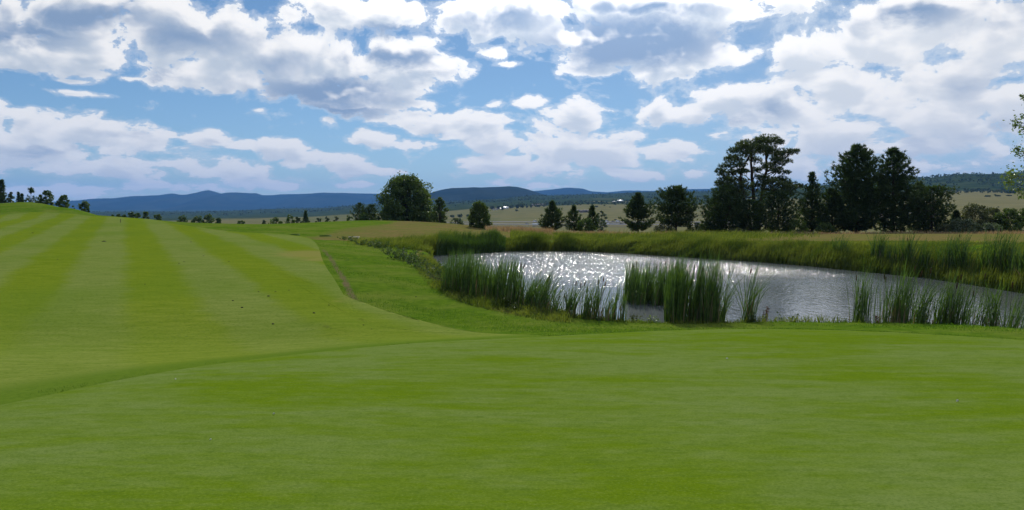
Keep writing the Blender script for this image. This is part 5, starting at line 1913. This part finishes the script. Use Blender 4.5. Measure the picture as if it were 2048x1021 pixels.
def yardage():
    x, y = hit(208, 485)
    root = empty("sprinkler_cover", (x, y, h1(x, y) + .03))
    tag(root, "dark round sprinkler cover on the pale band of the fairway", "sprinkler")
    b = MB(); b.tube([(0, 0, 0), (0, 0, .06), (0, 0, .07)], [.19, .19, .16], 16); b.build("ring", M['clod'], root)
    b = MB(); b.tube([(0, 0, .07), (0, 0, .10)], [.10, .09], 12); b.build("cap", M['stake'], root)


yardage()


def stake():
    x, y = hit(241, 447)
    z = h1(x, y)
    root = empty("marker_stake", (x, y, z))
    tag(root, "thin dark marker stake standing on the fairway crest", "stake")
    hh = 8 / F * y
    b = MB(); b.tube([(0, 0, -.1), (0, 0, hh)], [.045, .04], 8); b.build("post", M['stake'], root)
    b = MB(); b.tube([(0, 0, hh), (0, 0, hh + .05)], [.05, .02], 8); b.build("cap", M['stake'], root)


stake()


def board():
    x, y = hit(708, 477)
    z = h1(x, y)
    w = 21 / F * y
    root = empty("bleached_board", (x, y, z))
    tag(root, "pale flat board lying at the upper end of the left shore", "board")
    b = MB(); b.box(-w / 2, w / 2, -.25, .25, .10, .17); b.build("plank", M['wood_board'], root)
    for s in (-1, 1):
        b = MB(); b.box(s * w * .38 - .06, s * w * .38 + .06, -.22, .22, -.05, .10); b.build("batten", M['wood_board'], root)


board()


def rock(px, py, size, label, seed, grp=None, water=True):
    rs = np.random.default_rng(seed)
    x, y = pw(px, py) if water else hit(px, py)
    b = bmesh.new()
    bmesh.ops.create_icosphere(b, subdivisions=2, radius=1)
    v = np.array([w.co[:] for w in b.verts]); f = np.array([[w.index for w in q.verts] for q in b.faces]); b.free()
    s = size / F * y * .5
    v = v * (1 + .18 * np.sin(v[:, [1, 2, 0]] * 3.3 + rs.uniform(0, 6, 3)) + .08 * np.sin(v[:, [2, 0, 1]] * 7 + rs.uniform(0, 6, 3))) * [s, s * .8, s * .6]
    z = max(h1(x, y), ZW)
    o = obj("rock", v, f, M['rock'], None, False, (x, y, z + s * .2))
    tag(o, label, "rock", grp)


rock(923, 588, 16, "pinkish pale rock at the foot of the left cattails", 700)
G_R = "stones at the far waterline"
for i, (px, py, s, lab) in enumerate([(1655, 536, 8, "white stone at the waterline left of the first far reed clump"), (1870, 553, 7, "grey stone on the far bank left of the widest reed clump"), (1846, 550, 6, "small grey stone on the far bank"),
                                      (1960, 562, 8, "grey stone left of the tall bright far reeds"), (1866, 545, 5, "small pale stone a little up the far bank"), (1590, 530, 6, "dark stone at the far waterline before the open bank"), (1573, 527, 6, "round stone beside the dark one at the far waterline")]):
    rock(px, py - 1, s, lab, 701 + i, G_R)


def fluff(px, py, size, label, seed):
    rs = np.random.default_rng(seed)
    x, y = hit(px, py, 2.5)
    s = size / F * y * .5
    q = rs.normal(0, 1, (22, 3)); q /= np.linalg.norm(q, axis=1, keepdims=True)
    q[:, 2] = np.abs(q[:, 2])
    v, f = leaves(q * s * .6 + [0, 0, s * .5], s * 1.1, rs)
    o = obj("white_petal", v, f, M['fluff'], None, False, (x, y, h1(x, y) + .058))
    tag(o, label, "petal", "white petals on the green")


for i, (px, py, s, lab) in enumerate([(1915, 813, 6, "white speck far right on the putting green"), (1454, 725, 4, "white speck near the back of the green below the reed island"), (548, 840, 5, "white speck on the left part of the green, upper one"),
                                      (421, 893, 4, "white speck on the left part of the green, lower one"), (351, 767, 3, "tiny pale speck close to the left edge of the green")]):
    fluff(px, py, s, lab, 720 + i)


# bunkers beyond the fairway: shadowed lips
def bunker(px0, px1, py, label):
    a = np.array(hit(px0, py)); b = np.array(hit(px1, py))
    c = (a + b) / 2
    n = 28
    w = np.linalg.norm(b - a) / 2
    th = np.arange(n) * 2 * math.pi / n
    g = h1(*c)
    mb = MB()
    V = []
    for f_, dz in ((1.25, -.05), (1.05, .10), (.95, .13), (.88, .0)):
        V.append(np.stack([np.cos(th) * w * f_, np.sin(th) * w * .9 * f_, np.full(n, dz)], 1))
    V = np.concatenate(V)
    q = [(k * n + j, k * n + (j + 1) % n, (k + 1) * n + (j + 1) % n, (k + 1) * n + j) for k in range(3) for j in range(n)]
    root = empty("bunker", (c[0], c[1], g))
    tag(root, label, "bunker")
    obj("lip", V, np.array(q), M['roughgrass'], root, True)


bunker(581, 599, 471, "small bunker with a dark shaded lip on the green mound, left one of two")
bunker(640, 662, 473, "small bunker with a dark shaded lip beside the dry grass, right one of two")
